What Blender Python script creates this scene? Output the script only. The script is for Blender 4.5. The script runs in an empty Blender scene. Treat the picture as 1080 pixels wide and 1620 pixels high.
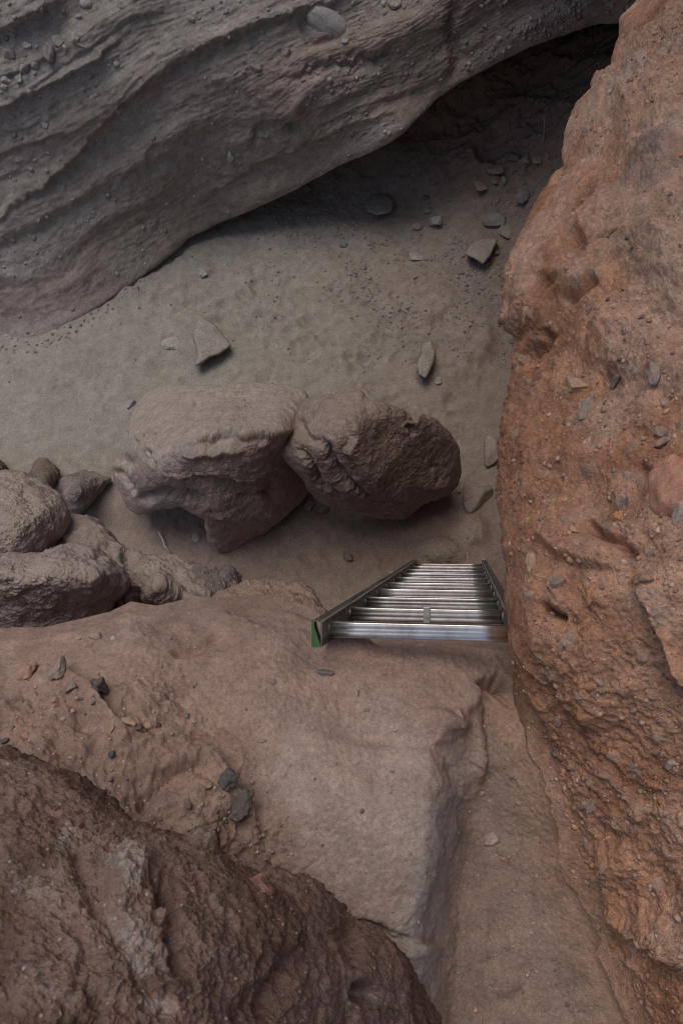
import bpy, bmesh, math, random
import numpy as np
from mathutils import Vector

random.seed(7)
RNG = np.random.default_rng(7)
SC = bpy.context.scene
COL = SC.collection

# ------------------------------------------------------------------ camera model
TH = math.radians(62.0)            # the camera looks this far below the horizon
F = 1620 * 18.0 / 23.5             # focal length in photo pixels (18 mm on a 23.5 mm tall frame)
HC = 3.95                          # camera height over the canyon floor
S_, C_ = math.sin(TH), math.cos(TH)

def at(px, py, d):
    """point seen at photo pixel px, py, d metres along the view axis"""
    px = np.asarray(px, float); py = np.asarray(py, float); d = np.asarray(d, float)
    X = (px - 540) / F * d
    Y = (810 - py) / F * d
    return np.stack([X, d * C_ + Y * S_, HC - d * S_ + Y * C_], -1)

def d_at_z(px, py, z):
    """depth at which the ray through py reaches height z"""
    v = (810 - np.asarray(py, float)) / F
    return (np.asarray(z, float) - HC) / (-S_ + v * C_)

# ------------------------------------------------------------------ noise
_rng = np.random.default_rng(3)
_perm = np.concatenate([_rng.permutation(256)] * 3).astype(np.int32)
_g = _rng.normal(size=(256, 3)); _g /= np.linalg.norm(_g, axis=1)[:, None]
_g = _g.astype(np.float32)

def perlin(P, seed=0):
    P = P.astype(np.float32) + np.float32(seed * 17.31)
    i = np.floor(P).astype(np.int32); f = P - i
    i &= 255
    u = f * f * f * (f * (f * 6 - 15) + 10)
    out = []
    for dx in (0, 1):
        a = _perm[(i[:, 0] + dx) & 255]
        for dy in (0, 1):
            b = _perm[(a + i[:, 1] + dy) & 255]
            for dz in (0, 1):
                h = _perm[(b + i[:, 2] + dz) & 255]
                g = _g[h]
                out.append(g[:, 0] * (f[:, 0] - dx) + g[:, 1] * (f[:, 1] - dy) + g[:, 2] * (f[:, 2] - dz))
    def mix(a, b, t): return a + (b - a) * t
    x0 = mix(mix(out[0], out[1], u[:, 2]), mix(out[2], out[3], u[:, 2]), u[:, 1])
    x1 = mix(mix(out[4], out[5], u[:, 2]), mix(out[6], out[7], u[:, 2]), u[:, 1])
    return mix(x0, x1, u[:, 0]) * 1.5

def fbm(P, freq, octv=4, gain=.5, seed=0):
    sh = P.shape[:-1]; Q = P.reshape(-1, 3) * freq
    r = np.zeros(len(Q), np.float32); a = 1.0
    for k in range(octv):
        r += a * perlin(Q * (2.03 ** k), seed + k * 3); a *= gain
    return r.reshape(sh)

def ridged(P, freq, octv=4, gain=.5, seed=0):
    sh = P.shape[:-1]; Q = P.reshape(-1, 3) * freq
    r = np.zeros(len(Q), np.float32); a = 1.0
    for k in range(octv):
        r += a * (1 - 2 * np.abs(perlin(Q * (2.07 ** k), seed + k * 3))); a *= gain
    return r.reshape(sh)

def worley(P, freq, seed=0):
    """distance to the nearest and second nearest feature point, and an id"""
    sh = P.shape[:-1]; Q = (P.reshape(-1, 3) * freq).astype(np.float32) + np.float32(seed * 7.7)
    i = np.floor(Q).astype(np.int32)
    f1 = np.full(len(Q), 9., np.float32); f2 = f1.copy(); idn = np.zeros(len(Q), np.int32)
    for dx in (-1, 0, 1):
        for dy in (-1, 0, 1):
            for dz in (-1, 0, 1):
                c = i + np.array([dx, dy, dz], np.int32)
                h = _perm[(_perm[(_perm[c[:, 0] & 255] + c[:, 1]) & 255] + c[:, 2]) & 255]
                o = (np.stack([_perm[h], _perm[h + 91], _perm[h + 173]], -1) / 255.0).astype(np.float32)
                d = np.sqrt(((c + o - Q) ** 2).sum(1))
                n = d < f1
                f2 = np.where(n, f1, np.minimum(f2, d))
                f1 = np.where(n, d, f1); idn = np.where(n, h, idn)
    return f1.reshape(sh), f2.reshape(sh), idn.reshape(sh)

def sstep(a, b, x):
    t = np.clip((x - a) / (b - a), 0, 1)
    return t * t * (3 - 2 * t)

# ------------------------------------------------------------------ shaping helpers
def rbf(ctrl, scale=400.0, reg=1e-3):
    """thin plate spline through (px, py, value)"""
    c = np.array(ctrl, float); X = c[:, :2] / scale; v = c[:, 2]; n = len(c)
    def U(r2): return np.where(r2 > 1e-12, r2 * np.log(np.maximum(r2, 1e-12)), 0)
    K = U(((X[:, None] - X[None]) ** 2).sum(-1)) + reg * np.eye(n)
    A = np.zeros((n + 3, n + 3)); A[:n, :n] = K; A[:n, n] = 1; A[:n, n + 1:] = X
    A[n, :n] = 1; A[n + 1:, :n] = X.T
    w = np.linalg.solve(A, np.concatenate([v, np.zeros(3)]))
    def f(px, py):
        px, py = np.broadcast_arrays(np.asarray(px, float), np.asarray(py, float))
        r = w[n] + w[n + 1] * px / scale + w[n + 2] * py / scale
        for k in range(n):
            r = r + w[k] * U((px / scale - X[k, 0]) ** 2 + (py / scale - X[k, 1]) ** 2)
        return r
    return f

def polydist(PX, PY, line):
    """signed distance to an open line (positive on the right hand side on the picture) and the place along it 0..1"""
    L = np.array(line, float); best = np.full(PX.shape, 1e9); sg = np.ones(PX.shape); tt = np.zeros(PX.shape)
    seg = np.linalg.norm(L[1:] - L[:-1], axis=1); cum = np.concatenate([[0], np.cumsum(seg)])
    for k in range(len(L) - 1):
        a, b = L[k], L[k + 1]; d = b - a
        t = np.clip(((PX - a[0]) * d[0] + (PY - a[1]) * d[1]) / (d @ d), 0, 1)
        ex = PX - a[0] - t * d[0]; ey = PY - a[1] - t * d[1]
        r = np.hypot(ex, ey); m = r < best
        best = np.where(m, r, best)
        sg = np.where(m, np.sign(d[0] * ey - d[1] * ex), sg)
        tt = np.where(m, (cum[k] + t * seg[k]) / cum[-1], tt)
    return best * np.where(sg == 0, 1, sg), tt

def wob(P, amp, freq=6, seed=40):
    return amp * fbm(P, freq, 3, .55, seed)

def ledge_step(PX, PY, P, line, amp, w=5, fall=60, jit=6, side=1, seed=40):
    """a broken edge: the rock on one side of the line stands proud of the other"""
    s, t = polydist(PX, PY, line)
    s = s * side + wob(P, jit, 9, seed) + wob(P, jit * .22, 34, seed + 5)
    tap = np.clip(np.minimum(t, 1 - t) * 6, 0, 1)
    return amp * sstep(-w, w, s) * np.exp(-np.maximum(s, 0) / fall) * tap

def groove(PX, PY, P, line, amp, w=5, jit=5, seed=60):
    s, t = polydist(PX, PY, line)
    s = np.abs(s + wob(P, jit, 12, seed) + wob(P, jit * .4, 40, seed + 5))
    tap = np.clip(np.minimum(t, 1 - t) * 6, 0, 1)
    return -amp * np.exp(-(s / w) ** 2) * tap

def blob(PX, PY, x, y, rx, ry, amp, rot=0.0, p=2):
    c, s = math.cos(math.radians(rot)), math.sin(math.radians(rot))
    u = ((PX - x) * c + (PY - y) * s) / rx; v = (-(PX - x) * s + (PY - y) * c) / ry
    return amp * np.exp(-(u * u + v * v) ** (p / 2))

def normals(P, wrap=False):
    Q = np.concatenate([P[:, -1:], P, P[:, :1]], 1) if wrap else P
    du = np.gradient(Q, axis=1); dv = np.gradient(Q, axis=0)
    if wrap: du, dv = du[:, 1:-1], dv[:, 1:-1]
    n = np.cross(du, dv)
    return n / np.maximum(np.linalg.norm(n, axis=-1, keepdims=True), 1e-12)

def link_mesh(name, V, quads, mat, col=None, parent=None, ngons=()):
    me = bpy.data.meshes.new(name)
    V = np.ascontiguousarray(V.reshape(-1, 3), np.float32)
    me.vertices.add(len(V)); me.vertices.foreach_set('co', V.ravel())
    q = np.ascontiguousarray(quads, np.int32)
    loops = [q.ravel()]; starts = [np.arange(len(q)) * q.shape[1]]; off = q.size
    for g in ngons:
        loops.append(np.array(g, np.int32)); starts.append(np.array([off])); off += len(g)
    loops = np.concatenate(loops).astype(np.int32); starts = np.concatenate(starts).astype(np.int32)
    me.loops.add(len(loops)); me.loops.foreach_set('vertex_index', loops)
    me.polygons.add(len(starts)); me.polygons.foreach_set('loop_start', starts)
    me.polygons.foreach_set('use_smooth', np.ones(len(starts), bool))
    me.update(calc_edges=True); me.validate()
    if col is not None:
        a = me.color_attributes.new('tint', 'FLOAT_COLOR', 'POINT')
        c = np.ones((len(V), 4), np.float32); c[:, :3] = col.reshape(-1, 3)
        a.data.foreach_set('color', c.ravel())
    me.materials.append(mat)
    o = bpy.data.objects.new(name, me); COL.objects.link(o)
    if parent: o.parent = parent
    return o

def quads_of(n, m, wrap=False):
    r = np.arange(n - 1)[:, None]; c = np.arange(m if wrap else m - 1)[None]
    c2 = (c + 1) % m
    return np.stack([r * m + c, r * m + c2, (r + 1) * m + c2, (r + 1) * m + c], -1).reshape(-1, 4)

def tag(o, label=None, cat=None, group=None, kind=None):
    if label: o['label'] = label
    if cat: o['category'] = cat
    if group: o['group'] = group
    if kind: o['kind'] = kind
    return o

def cmix(a, b, t):
    t = np.clip(t, 0, 1)[..., None]
    return np.asarray(a) * (1 - t) + np.asarray(b) * t

# ------------------------------------------------------------------ materials
def rock_mat(name, grit=.0016, grit_scale=420, mid=.003, mid_scale=110, speck=.35, rough=.92, speck_col=(.62, .52, .44), flat=None):
    m = bpy.data.materials.new(name); m.use_nodes = True
    nt = m.node_tree; nt.nodes.clear(); N = nt.nodes.new; L = nt.links.new
    out = N('ShaderNodeOutputMaterial'); b = N('ShaderNodeBsdfPrincipled')
    b.inputs['Roughness'].default_value = rough
    b.inputs['Specular IOR Level'].default_value = .25
    L(b.outputs[0], out.inputs[0])
    tc = N('ShaderNodeTexCoord')
    at_ = N('ShaderNodeAttribute'); at_.attribute_name = 'tint'
    n1 = N('ShaderNodeTexNoise'); n1.inputs['Scale'].default_value = 16; n1.inputs['Detail'].default_value = 8; n1.inputs['Roughness'].default_value = .65
    n2 = N('ShaderNodeTexNoise'); n2.inputs['Scale'].default_value = mid_scale; n2.inputs['Detail'].default_value = 6; n2.inputs['Roughness'].default_value = .7
    n3 = N('ShaderNodeTexNoise'); n3.inputs['Scale'].default_value = grit_scale; n3.inputs['Detail'].default_value = 3; n3.inputs['Roughness'].default_value = .6
    v = N('ShaderNodeTexVoronoi'); v.inputs['Scale'].default_value = 190; v.inputs['Randomness'].default_value = 1
    for n in (n1, n2, n3, v): L(tc.outputs['Object'], n.inputs['Vector'])
    def mr(src, a, b_, c, d):
        r = N('ShaderNodeMapRange'); r.inputs[1].default_value = a; r.inputs[2].default_value = b_
        r.inputs[3].default_value = c; r.inputs[4].default_value = d; L(src, r.inputs[0]); return r.outputs[0]
    def math_(op, x, y):
        r = N('ShaderNodeMath'); r.operation = op
        for k, s in ((0, x), (1, y)):
            if isinstance(s, (int, float)): r.inputs[k].default_value = s
            else: L(s, r.inputs[k])
        return r.outputs[0]
    f = math_('MULTIPLY', mr(n1.outputs[0], .3, .7, .82, 1.18), mr(n2.outputs[0], .3, .7, .76, 1.24))
    f = math_('MULTIPLY', f, mr(n3.outputs[0], .3, .7, .74, 1.26))
    vm = N('ShaderNodeVectorMath'); vm.operation = 'SCALE'; L(at_.outputs['Color'], vm.inputs[0]); L(f, vm.inputs['Scale'])
    # single mineral grains: a few cells are pale, a few are dark
    sep = N('ShaderNodeSeparateColor'); L(v.outputs['Color'], sep.inputs[0])
    near = mr(v.outputs['Distance'], .25, .42, 1, 0)
    pale = math_('MULTIPLY', math_('MULTIPLY', mr(sep.outputs[0], .93, .97, 0, 1), near), speck)
    dark = math_('MULTIPLY', math_('MULTIPLY', mr(sep.outputs[1], .92, .97, 0, 1), near), speck * .9)
    mx = N('ShaderNodeMix'); mx.data_type = 'RGBA'; L(pale, mx.inputs[0]); L(vm.outputs[0], mx.inputs[6]); mx.inputs[7].default_value = (*speck_col, 1)
    mx2 = N('ShaderNodeMix'); mx2.data_type = 'RGBA'; L(dark, mx2.inputs[0]); L(mx.outputs[2], mx2.inputs[6]); mx2.inputs[7].default_value = (.10, .085, .08, 1)
    L(mx2.outputs[2], b.inputs['Base Color'])
    h = math_('ADD', math_('MULTIPLY', n2.outputs[0], mid), math_('MULTIPLY', n3.outputs[0], grit))
    h = math_('ADD', h, math_('MULTIPLY', pale, .0012))
    bp = N('ShaderNodeBump'); bp.inputs['Strength'].default_value = 1; bp.inputs['Distance'].default_value = 1.0
    L(h, bp.inputs['Height']); L(bp.outputs[0], b.inputs['Normal'])
    return m

M_SAND = rock_mat('dusty sand', grit=.0016, mid=.0022, mid_scale=90, grit_scale=330, speck=.3)
M_LEDGE = rock_mat('dusty ledge sand', grit=.0012, mid=.0016, mid_scale=120, grit_scale=520, speck=.42)
M_WALL = rock_mat('grey sandstone', grit=.0042, mid=.005, mid_scale=75, grit_scale=210, speck=.25)
M_ORANGE = rock_mat('orange conglomerate', grit=.0034, mid=.006, mid_scale=130, grit_scale=420, speck=.8, speck_col=(.72, .58, .45))
M_BOULDER = rock_mat('boulder sandstone', grit=.0028, mid=.005, mid_scale=60, grit_scale=240, speck=.2)
M_ROUGH = rock_mat('rough brown sandstone', grit=.0032, mid=.003, mid_scale=150, grit_scale=380, speck=.75)
M_STONE = rock_mat('loose stone', grit=.0008, mid=.0015, mid_scale=80, grit_scale=420, speck=.25, rough=.85)

# ------------------------------------------------------------------ stones
def stone_verts(seed, sub=3, angular=.6, lump=.12):
    bm = bmesh.new(); bmesh.ops.create_icosphere(bm, subdivisions=sub, radius=1)
    V = np.array([v.co[:] for v in bm.verts]); T = np.array([[v.index for v in f.verts] for f in bm.faces]); bm.free()
    r = np.random.default_rng(seed)
    k = 13
    n = r.normal(size=(k, 3)); n /= np.linalg.norm(n, axis=1)[:, None]; h = r.uniform(1 - .72 * angular, 1.0 - .12 * angular, k)
    dd = V @ n.T                                     # cut by random planes, edges kept a little soft
    lim = np.where(dd > .05, h / np.maximum(dd, .05), 9)
    kk_ = 16 + 70 * angular
    R = -np.log(np.exp(-kk_ * np.minimum(lim, 1.3)).sum(1) + math.exp(-kk_ * 1.0)) / kk_
    R = np.minimum(R, 1.0)
    V = V * R[:, None]
    V = V * (1 + lump * fbm(V + seed * 1.37, 1.8, 4, .5, seed % 11))[:, None]
    V /= np.abs(V).max(0)
    return V, T

def frame_from(n, spin):
    n = n / np.linalg.norm(n)
    a = np.array([1., 0, 0]); a = a - n * (a @ n); a /= np.linalg.norm(a); b = np.cross(n, a)
    c, s = math.cos(spin), math.sin(spin)
    return np.stack([a * c + b * s, -a * s + b * c, n], 1)

def nearest(sheet, px, py):
    PX, PY, P, N = sheet
    k = np.argmin((PX - px) ** 2 + (PY - py) ** 2)
    return P.reshape(-1, 3)[k], N.reshape(-1, 3)[k]

CAM = np.array([0, 0, HC])
FWD = np.array([0, C_, -S_])

def stone(name, sheet, px, py, wpx, hpx, col, label=None, cat='stone', spin=0.0, tall=.55, sink=.25, angular=.7, seed=1,
          parent=None, group=None, sub=4, mat=None, lump=.1, up=None, colour2=None):
    """a stone lying on (or set into) a surface; wpx, hpx its size in the photo"""
    p, n = nearest(sheet, px, py)
    d = (p - CAM) @ FWD
    view = (CAM - p) / np.linalg.norm(CAM - p)
    nn = n if up is None else np.array(up, float)
    w = wpx / F * d / 2
    fs = max(.45, abs(view @ nn))
    l = hpx / F * d / 2 / fs
    h = tall * min(w, l)
    V, T = stone_verts(seed, sub, angular, lump)
    R = frame_from(nn, 0)
    c, s = math.cos(math.radians(spin)), math.sin(math.radians(spin))
    V = V * np.array([w, l, h])
    V[:, :2] = V[:, :2] @ np.array([[c, s], [-s, c]])
    V[:, 2] += h * (1 - 2 * (sink + (.12 if parent is not None else 0)))
    V = V @ R.T
    cc = np.array(col)[None] * (1 + .14 * fbm(V + p, 60, 3, .5, 5))[:, None]
    if parent is not None:                       # matrix still sticks to set stones
        cc = cmix(cc, np.array((.44, .26, .17)) if sheet is RIGHT else np.array((.35, .32, .30)), sstep(-.3, .4, fbm(V + p, 55, 3, .55, 4)) * .7)
    if parent is None:
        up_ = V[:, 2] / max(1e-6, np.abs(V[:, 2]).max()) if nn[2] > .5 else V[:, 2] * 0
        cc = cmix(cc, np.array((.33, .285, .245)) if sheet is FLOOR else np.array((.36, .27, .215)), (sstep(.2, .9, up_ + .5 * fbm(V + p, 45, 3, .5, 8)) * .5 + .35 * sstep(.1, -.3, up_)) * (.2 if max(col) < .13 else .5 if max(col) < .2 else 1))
    if colour2 is not None:
        t = sstep(.05, .22, fbm(V + p, 3.2 / w * .12, 3, .5, seed))
        cc = cmix(cc, np.array(colour2), t)
    o = link_mesh(name, V, T, mat or M_STONE, cc, parent)
    o.location = p
    if parent is None: tag(o, label, cat, group)
    elif label: o['label'] = label
    return o

def scatter(name, sheet, weight, count, smin, smax, cols, mat, sink=.3, seed=0, parent=None, power=2.5, sub=1, cellpx=None):
    """many tiny stones joined as one thing nobody could count"""
    PX, PY, P, N = sheet
    r = np.random.default_rng(seed)
    w = weight.ravel(); w = w / w.sum()
    idx = r.choice(len(w), count, p=w)
    base = [stone_verts(100 + k, sub, .8, .1) for k in range(8)]
    Vs, Ts, Cs = [], [], []; off = 0
    Pf = P.reshape(-1, 3); Nf = N.reshape(-1, 3); cols = np.array(cols)
    for i in idx:
        V, T = base[r.integers(8)]
        s = smin + (smax - smin) * r.random() ** power
        R = frame_from(Nf[i], r.uniform(0, 6.28))
        v = V * np.array([s, s * r.uniform(.6, 1), s * r.uniform(.45, .8)])
        v[:, 2] += s * .5 * (1 - 2 * sink)
        Vs.append(v @ R.T + Pf[i]); Ts.append(T + off); off += len(V)
        c = cols[r.integers(len(cols))] * r.uniform(.75, 1.2)
        Cs.append(np.repeat(c[None], len(V), 0))
    o = link_mesh(name, np.concatenate(Vs), np.concatenate(Ts), mat, np.concatenate(Cs), parent)
    return o

# ------------------------------------------------------------------ canyon floor
def axis(lo, a, b, hi, step, coarse):
    return np.concatenate([np.arange(lo, a, coarse), np.arange(a, b, step), np.arange(b, hi + coarse, coarse)])

gx = axis(-9, -2.6, 1.75, 6, .0085, .12); gy = axis(-1.5, 1.15, 6.0, 11, .0085, .12)
X, Y = np.meshgrid(gx, gy)
flat = np.stack([X, Y, np.zeros_like(X)], -1)
Z = .03 * fbm(flat, .9, 3, .5, 2) + .05 * sstep(2.2, 4, Y) * (X < 9)
Z += .55 * sstep(4.4, 6.0, Y + .12 * X) + 1.9 * sstep(5.5, 8.5, Y)            # rises into the back of the undercut
Z += .10 * sstep(.2, 1.3, X) * sstep(2.0, 3.5, Y)
Z += 1.3 * sstep(1.1, 2.4, X) * sstep(0, 2, 6 - Y)                             # banked against the foot of the right wall
f1, f2, _ = worley(flat + .04 * np.stack([fbm(flat, 6, 2, .5, 8), fbm(flat, 6, 2, .5, 9), 0 * X], -1), 7.5, 3)
prints = sstep(.05, .5, fbm(flat, .8, 2, .5, 21) + .25) * sstep(2.0, 2.6, Y) * (1 - sstep(3.6, 4.2, Y + .25 * X))
Z -= .034 * prints * np.exp(-(f1 / .36) ** 2) - .007 * prints * np.exp(-((f1 - .55) / .15) ** 2)                                  # old footprints softened by wind
Z += .020 * fbm(flat, 3.4, 3, .5, 25) * sstep(1.8, 2.4, Y)
Z += .009 * fbm(flat, 9, 4, .55, 5) + .0022 * fbm(flat, 45, 3, .55, 6)
gravel_zone = sstep(-1.0, .5, X) * sstep(2.9, 3.7, Y) * sstep(-.5, .6, fbm(flat, 2.2, 4, .65, 31) + .1)
Z += gravel_zone * .006 * ridged(flat, 38, 3, .6, 12)
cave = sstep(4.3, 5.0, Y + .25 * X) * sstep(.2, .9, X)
Z += cave * (.05 * ridged(flat * np.array([1, 1.4, 1]), 2.6, 4, .55, 15))
# a low shelf of half buried slab left of the gravel
flat[..., 2] = Z
Pfl = flat
rel = Pfl - CAM
dep = rel @ FWD
PXf = 540 + F * rel[..., 0] / np.maximum(dep, .1)
PYf = 810 - F * (rel @ np.array([0, S_, C_])) / np.maximum(dep, .1)
slabs = (blob(PXf, PYf, 660, 478, 62, 44, .05, 10, 5) + blob(PXf, PYf, 738, 545, 40, 50, .045, 30, 5)
         + blob(PXf, PYf, 745, 845, 24, 32, .06, 0, 3)
         + blob(PXf, PYf, 275, 455, 60, 7, .02, -25, 3))
Z2 = Z + slabs * (1 + .5 * fbm(Pfl, 9, 3, .5, 44))
Z2 = Z2 + ledge_step(PXf, PYf, Pfl, [(300, 392), (270, 425), (210, 440), (180, 465)], .02, 2, 30, 5, -1)
Pfl[..., 2] = Z2
Nfl = normals(Pfl); Nfl *= np.sign(Nfl[..., 2:3])
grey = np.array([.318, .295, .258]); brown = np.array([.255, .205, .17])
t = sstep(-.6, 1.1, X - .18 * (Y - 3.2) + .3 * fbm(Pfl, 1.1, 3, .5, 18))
cfl = cmix(grey, brown, .15 + .85 * t)  # brown side also darkened, so part of the shade is in the colour
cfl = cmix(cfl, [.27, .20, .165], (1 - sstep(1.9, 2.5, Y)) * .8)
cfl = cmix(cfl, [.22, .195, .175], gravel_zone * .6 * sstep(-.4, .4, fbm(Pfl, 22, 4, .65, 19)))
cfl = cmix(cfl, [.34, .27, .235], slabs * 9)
cfl = cmix(cfl, [.25, .185, .145], cave * .8)  # brown shade of the undercut painted into the sand
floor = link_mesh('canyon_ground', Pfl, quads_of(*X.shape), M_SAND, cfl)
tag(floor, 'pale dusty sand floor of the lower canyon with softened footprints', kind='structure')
FLOOR = (PXf, PYf, Pfl, Nfl)

# ------------------------------------------------------------------ left cliff: a leaning wall, undercut towards the right
lip = np.array([(-900, 900), (-500, 760), (-200, 632), (-60, 560), (0, 541), (50, 540), (110, 516), (170, 478), (225, 437), (262, 405), (300, 376),
                (350, 350), (410, 327), (480, 296), (560, 254), (615, 226), (655, 192), (690, 158), (730, 130), (790, 96),
                (850, 66), (900, 47), (950, 35), (1010, 30), (1300, 24)], float)
def zl(px): return np.interp(px, [-900, 0, 110, 230, 350, 480, 620, 730, 850, 1000, 1300],
                             [0, .02, .04, .07, .17, .42, .75, 1.0, 1.17, 1.27, 1.35])
ctrl = [(x, y, float(d_at_z(x, y, zl(x)))) for x, y in lip[1:]]
ctrl += [(-500, 0, 4.3), (0, 0, 4.2), (0, 270, 4.62), (250, 0, 4.38), (250, 220, 4.80), (500, 0, 4.45), (480, 150, 4.62), (720, 0, 4.45),
         (900, 0, 4.5), (1000, 0, 4.5), (1300, 0, 4.5), (-500, 300, 4.7), (0, -420, 4.25), (500, -420, 4.35), (1000, -420, 4.35), (-500, -420, 4.3), (1400, -420, 4.3)]
fD = rbf(ctrl)
cx = np.concatenate([np.arange(-900, -60, 14), np.arange(-60, 1120, 2.2), np.arange(1120, 1320, 14)])
b = np.concatenate([np.linspace(0, 1, 250), 1 + np.linspace(.02, .9, 30)])     # 0 lip .. 1 top of frame .. beyond
ly = np.interp(cx, lip[:, 0], lip[:, 1])
topy = np.where(True, -40, 0)
PX = np.repeat(cx[None], len(b), 0)
PY = ly[None] + (topy - ly[None]) * b[:, None]
PY = np.where(b[:, None] > 1, topy - (b[:, None] - 1) * 420, PY)
D = fD(PX, PY)
edge_e = np.abs(PY - ly[None])                                                  # the lip is rounded over
rnd = np.where(edge_e < 16, 1 - np.sqrt(np.maximum(0, 1 - (1 - np.minimum(edge_e / 16, 1)) ** 2)), 0)
D = D + .02 * rnd
Pc = at(PX, PY, D)
# under the lip the rock runs back into the undercut, at the left it goes down into the sand
tr = np.array([.04, .1, .18, .3, .5, .8, 1.2, 1.8, 2.6, 3.6])[::-1]
lipP = Pc[0]
inward = np.array([.15, 1.0, 0])
slope = np.interp(cx, [-900, 200, 330, 640, 1300], [-.7, -.5, -.14, .03, .05])
und = np.stack([lipP + inward * t_ + np.stack([0 * cx, 0 * cx, slope * t_ + .03 * (t_ > 0) * 0], -1) for t_ in tr])
up = np.array([.3, .7, 1.2, 1.8, 2.5, 3.4])
tl = np.interp(cx, [-900, 450, 800, 1300], [.18, .18, -.15, -.25])  # unseen cliff top made to lean in at the right, darkening the undercut
top = np.stack([Pc[-1] + np.stack([0 * cx, tl, 1 + 0 * cx], -1) * t_ for t_ in up])
nU = len(tr)
P = np.concatenate([und, Pc, top])
PXa = np.concatenate([np.repeat(cx[None], nU, 0), PX, np.repeat(cx[None], len(up), 0)])
PYa = np.concatenate([ly[None] + 0 * und[..., 0], PY, np.full((len(up), len(cx)), -460.)])
N = normals(P); N *= np.sign((N * (CAM - P)).sum(-1, keepdims=True).mean())
# strata run along the wall and dip to the left
ax = np.array([.86, .36, .36]); ax /= np.linalg.norm(ax)
crs = np.array([-.1, .35, -.95]); crs -= ax * (crs @ ax); crs /= np.linalg.norm(crs); thr = np.cross(ax, crs)
warp = P + .12 * np.stack([fbm(P, 1.2, 3, .5, 70), fbm(P, 1.2, 3, .5, 71), fbm(P, 1.2, 3, .5, 72)], -1)
ref = np.interp(PXa, [-900, 0, 250, 640, 850, 1300], [1010, 548, 412, 218, 80, -150])
qs = -(ref - PYa) * .0034 + .25 * (P @ crs - (P @ crs).mean()) * 0
qs[:nU] = qs[nU] + np.linspace(.5, .02, nU)[:, None]; qs[-len(up):] = qs[-len(up) - 1] - np.linspace(.3, 3, len(up))[:, None]
qs = qs + .10 * fbm(P, 1.2, 3, .5, 73)
A = np.stack([warp @ ax * .22, qs, warp @ thr * .35], -1)
zone = sstep(-.25, .35, fbm(A, 2.0, 3, .5, 17))
disp = .05 * fbm(A, 2.6, 3, .5, 11) + (.001 + .003 * zone) * ridged(A, 6.0, 3, .5, 12) - .006 + .012 * fbm(warp, 4.2, 3, .5, 16)
disp += .0025 * (.1 + zone) * ridged(np.stack([P @ ax * .22, qs, P @ thr * .4], -1), 24, 3, .6, 14)
disp += .0045 * fbm(P, 16, 4, .6, 13) + .0012 * ridged(P, 60, 2, .6, 19)
disp += .0035 * fbm(np.stack([P @ ax * .3, qs, P @ thr * .6], -1), 42, 3, .6, 18)
band = fbm(A, 2.2, 2, .5, 27)
lump_zone = sstep(.0, .45, fbm(A, 4.0, 2, .5, 28))
w1, w2, wid = worley(P + .02 * np.stack([fbm(P, 14, 2, .5, 1), fbm(P, 14, 2, .5, 2), fbm(P, 14, 2, .5, 3)], -1), 17, 2)
disp += lump_zone * .010 * np.maximum(0, .5 - w1) * (wid % 3 == 0)
q = qs + .05 * fbm(A, 3, 3, .5, 90) + .012 * fbm(P, 9, 3, .5, 91)
for fr_, am_, ph_ in ((2.3, .018, .1), (7.3, .0055, .37), (19.0, .0015, .7)):
    u_ = q * fr_ + ph_ + .45 * fbm(A, 4, 3, .5, int(fr_)); u_ = u_ - np.floor(u_)
    saw = np.where(u_ < .86, u_ / .86, (1 - u_) / .14) - .5
    disp += am_ * saw * sstep(-.1, .45, fbm(A, 2.4, 3, .5, 95 + int(fr_)))
disp += ledge_step(PXa, PYa, P, [(-60, 360), (0, 345), (90, 275), (165, 190), (210, 150), (270, 108), (340, 66), (420, 40), (520, 8), (600, -30)], .055, 5, 130, 6, -1)
disp += ledge_step(PXa, PYa, P, [(-60, 190), (0, 172), (60, 142), (130, 108), (200, 60)], .05, 4, 40, 7, -1)
disp += ledge_step(PXa, PYa, P, [(-30, 60), (20, 42), (60, 22), (100, 0)], .06, 4, 40, 5, -1)
disp += groove(PXa, PYa, P, [(395, 235), (410, 205), (440, 195), (480, 205)], .035, 6, 6)
disp += ledge_step(PXa, PYa, P, [(300, 330), (380, 275), (470, 235), (560, 200), (640, 165)], .03, 6, 70, 6, -1)
disp += ledge_step(PXa, PYa, P, [(-60, 400), (40, 365), (150, 300), (260, 240), (330, 200)], .03, 8, 90, 6, -1)
disp += groove(PXa, PYa, P, [(440, 130), (520, 105), (600, 90), (640, 70)], .03, 10, 10)
disp += groove(PXa, PYa, P, [(505, 10), (478, 40), (492, 70), (530, 62), (556, 25)], .03, 8, 2)
disp += groove(PXa, PYa, P, [(722, -10), (712, 50), (728, 90), (712, 135)], .05, 10, 5)
disp += blob(PXa, PYa, 660, 60, 60, 60, .05, 0, 3)
wv = np.ones(P.shape[0]); wv[:nU - 1] = np.linspace(.2, 1, nU - 1); wv[-len(up):] = 1.2
lipk = np.ones_like(disp); lipk[nU:nU + len(b)] = .55 + .45 * sstep(0, 60, edge_e); lipk[:nU] = .55
P = P + N * (disp * wv[:, None] * lipk)[..., None]
N = normals(P); N *= np.sign((N * (CAM - P)).sum(-1, keepdims=True).mean())
gr = np.array([.355, .32, .285]); rd = np.array([.34, .27, .235]); tn = np.array([.35, .285, .24])
c = cmix(gr, rd, sstep(-.1, .5, fbm(A, 2.4, 4, .55, 33) + .15) * sstep(150, 330, PYa + .45 * PXa) * (1 - .5 * sstep(500, 640, PYa + .3 * PXa)))
c = cmix(c, tn, sstep(430, 700, PXa) * .8)
c = cmix(c, [.335, .275, .235], sstep(-.25, .25, fbm(A, 1.6, 3, .5, 57)) * sstep(200, 420, PYa + .4 * PXa) * .7)
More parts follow.
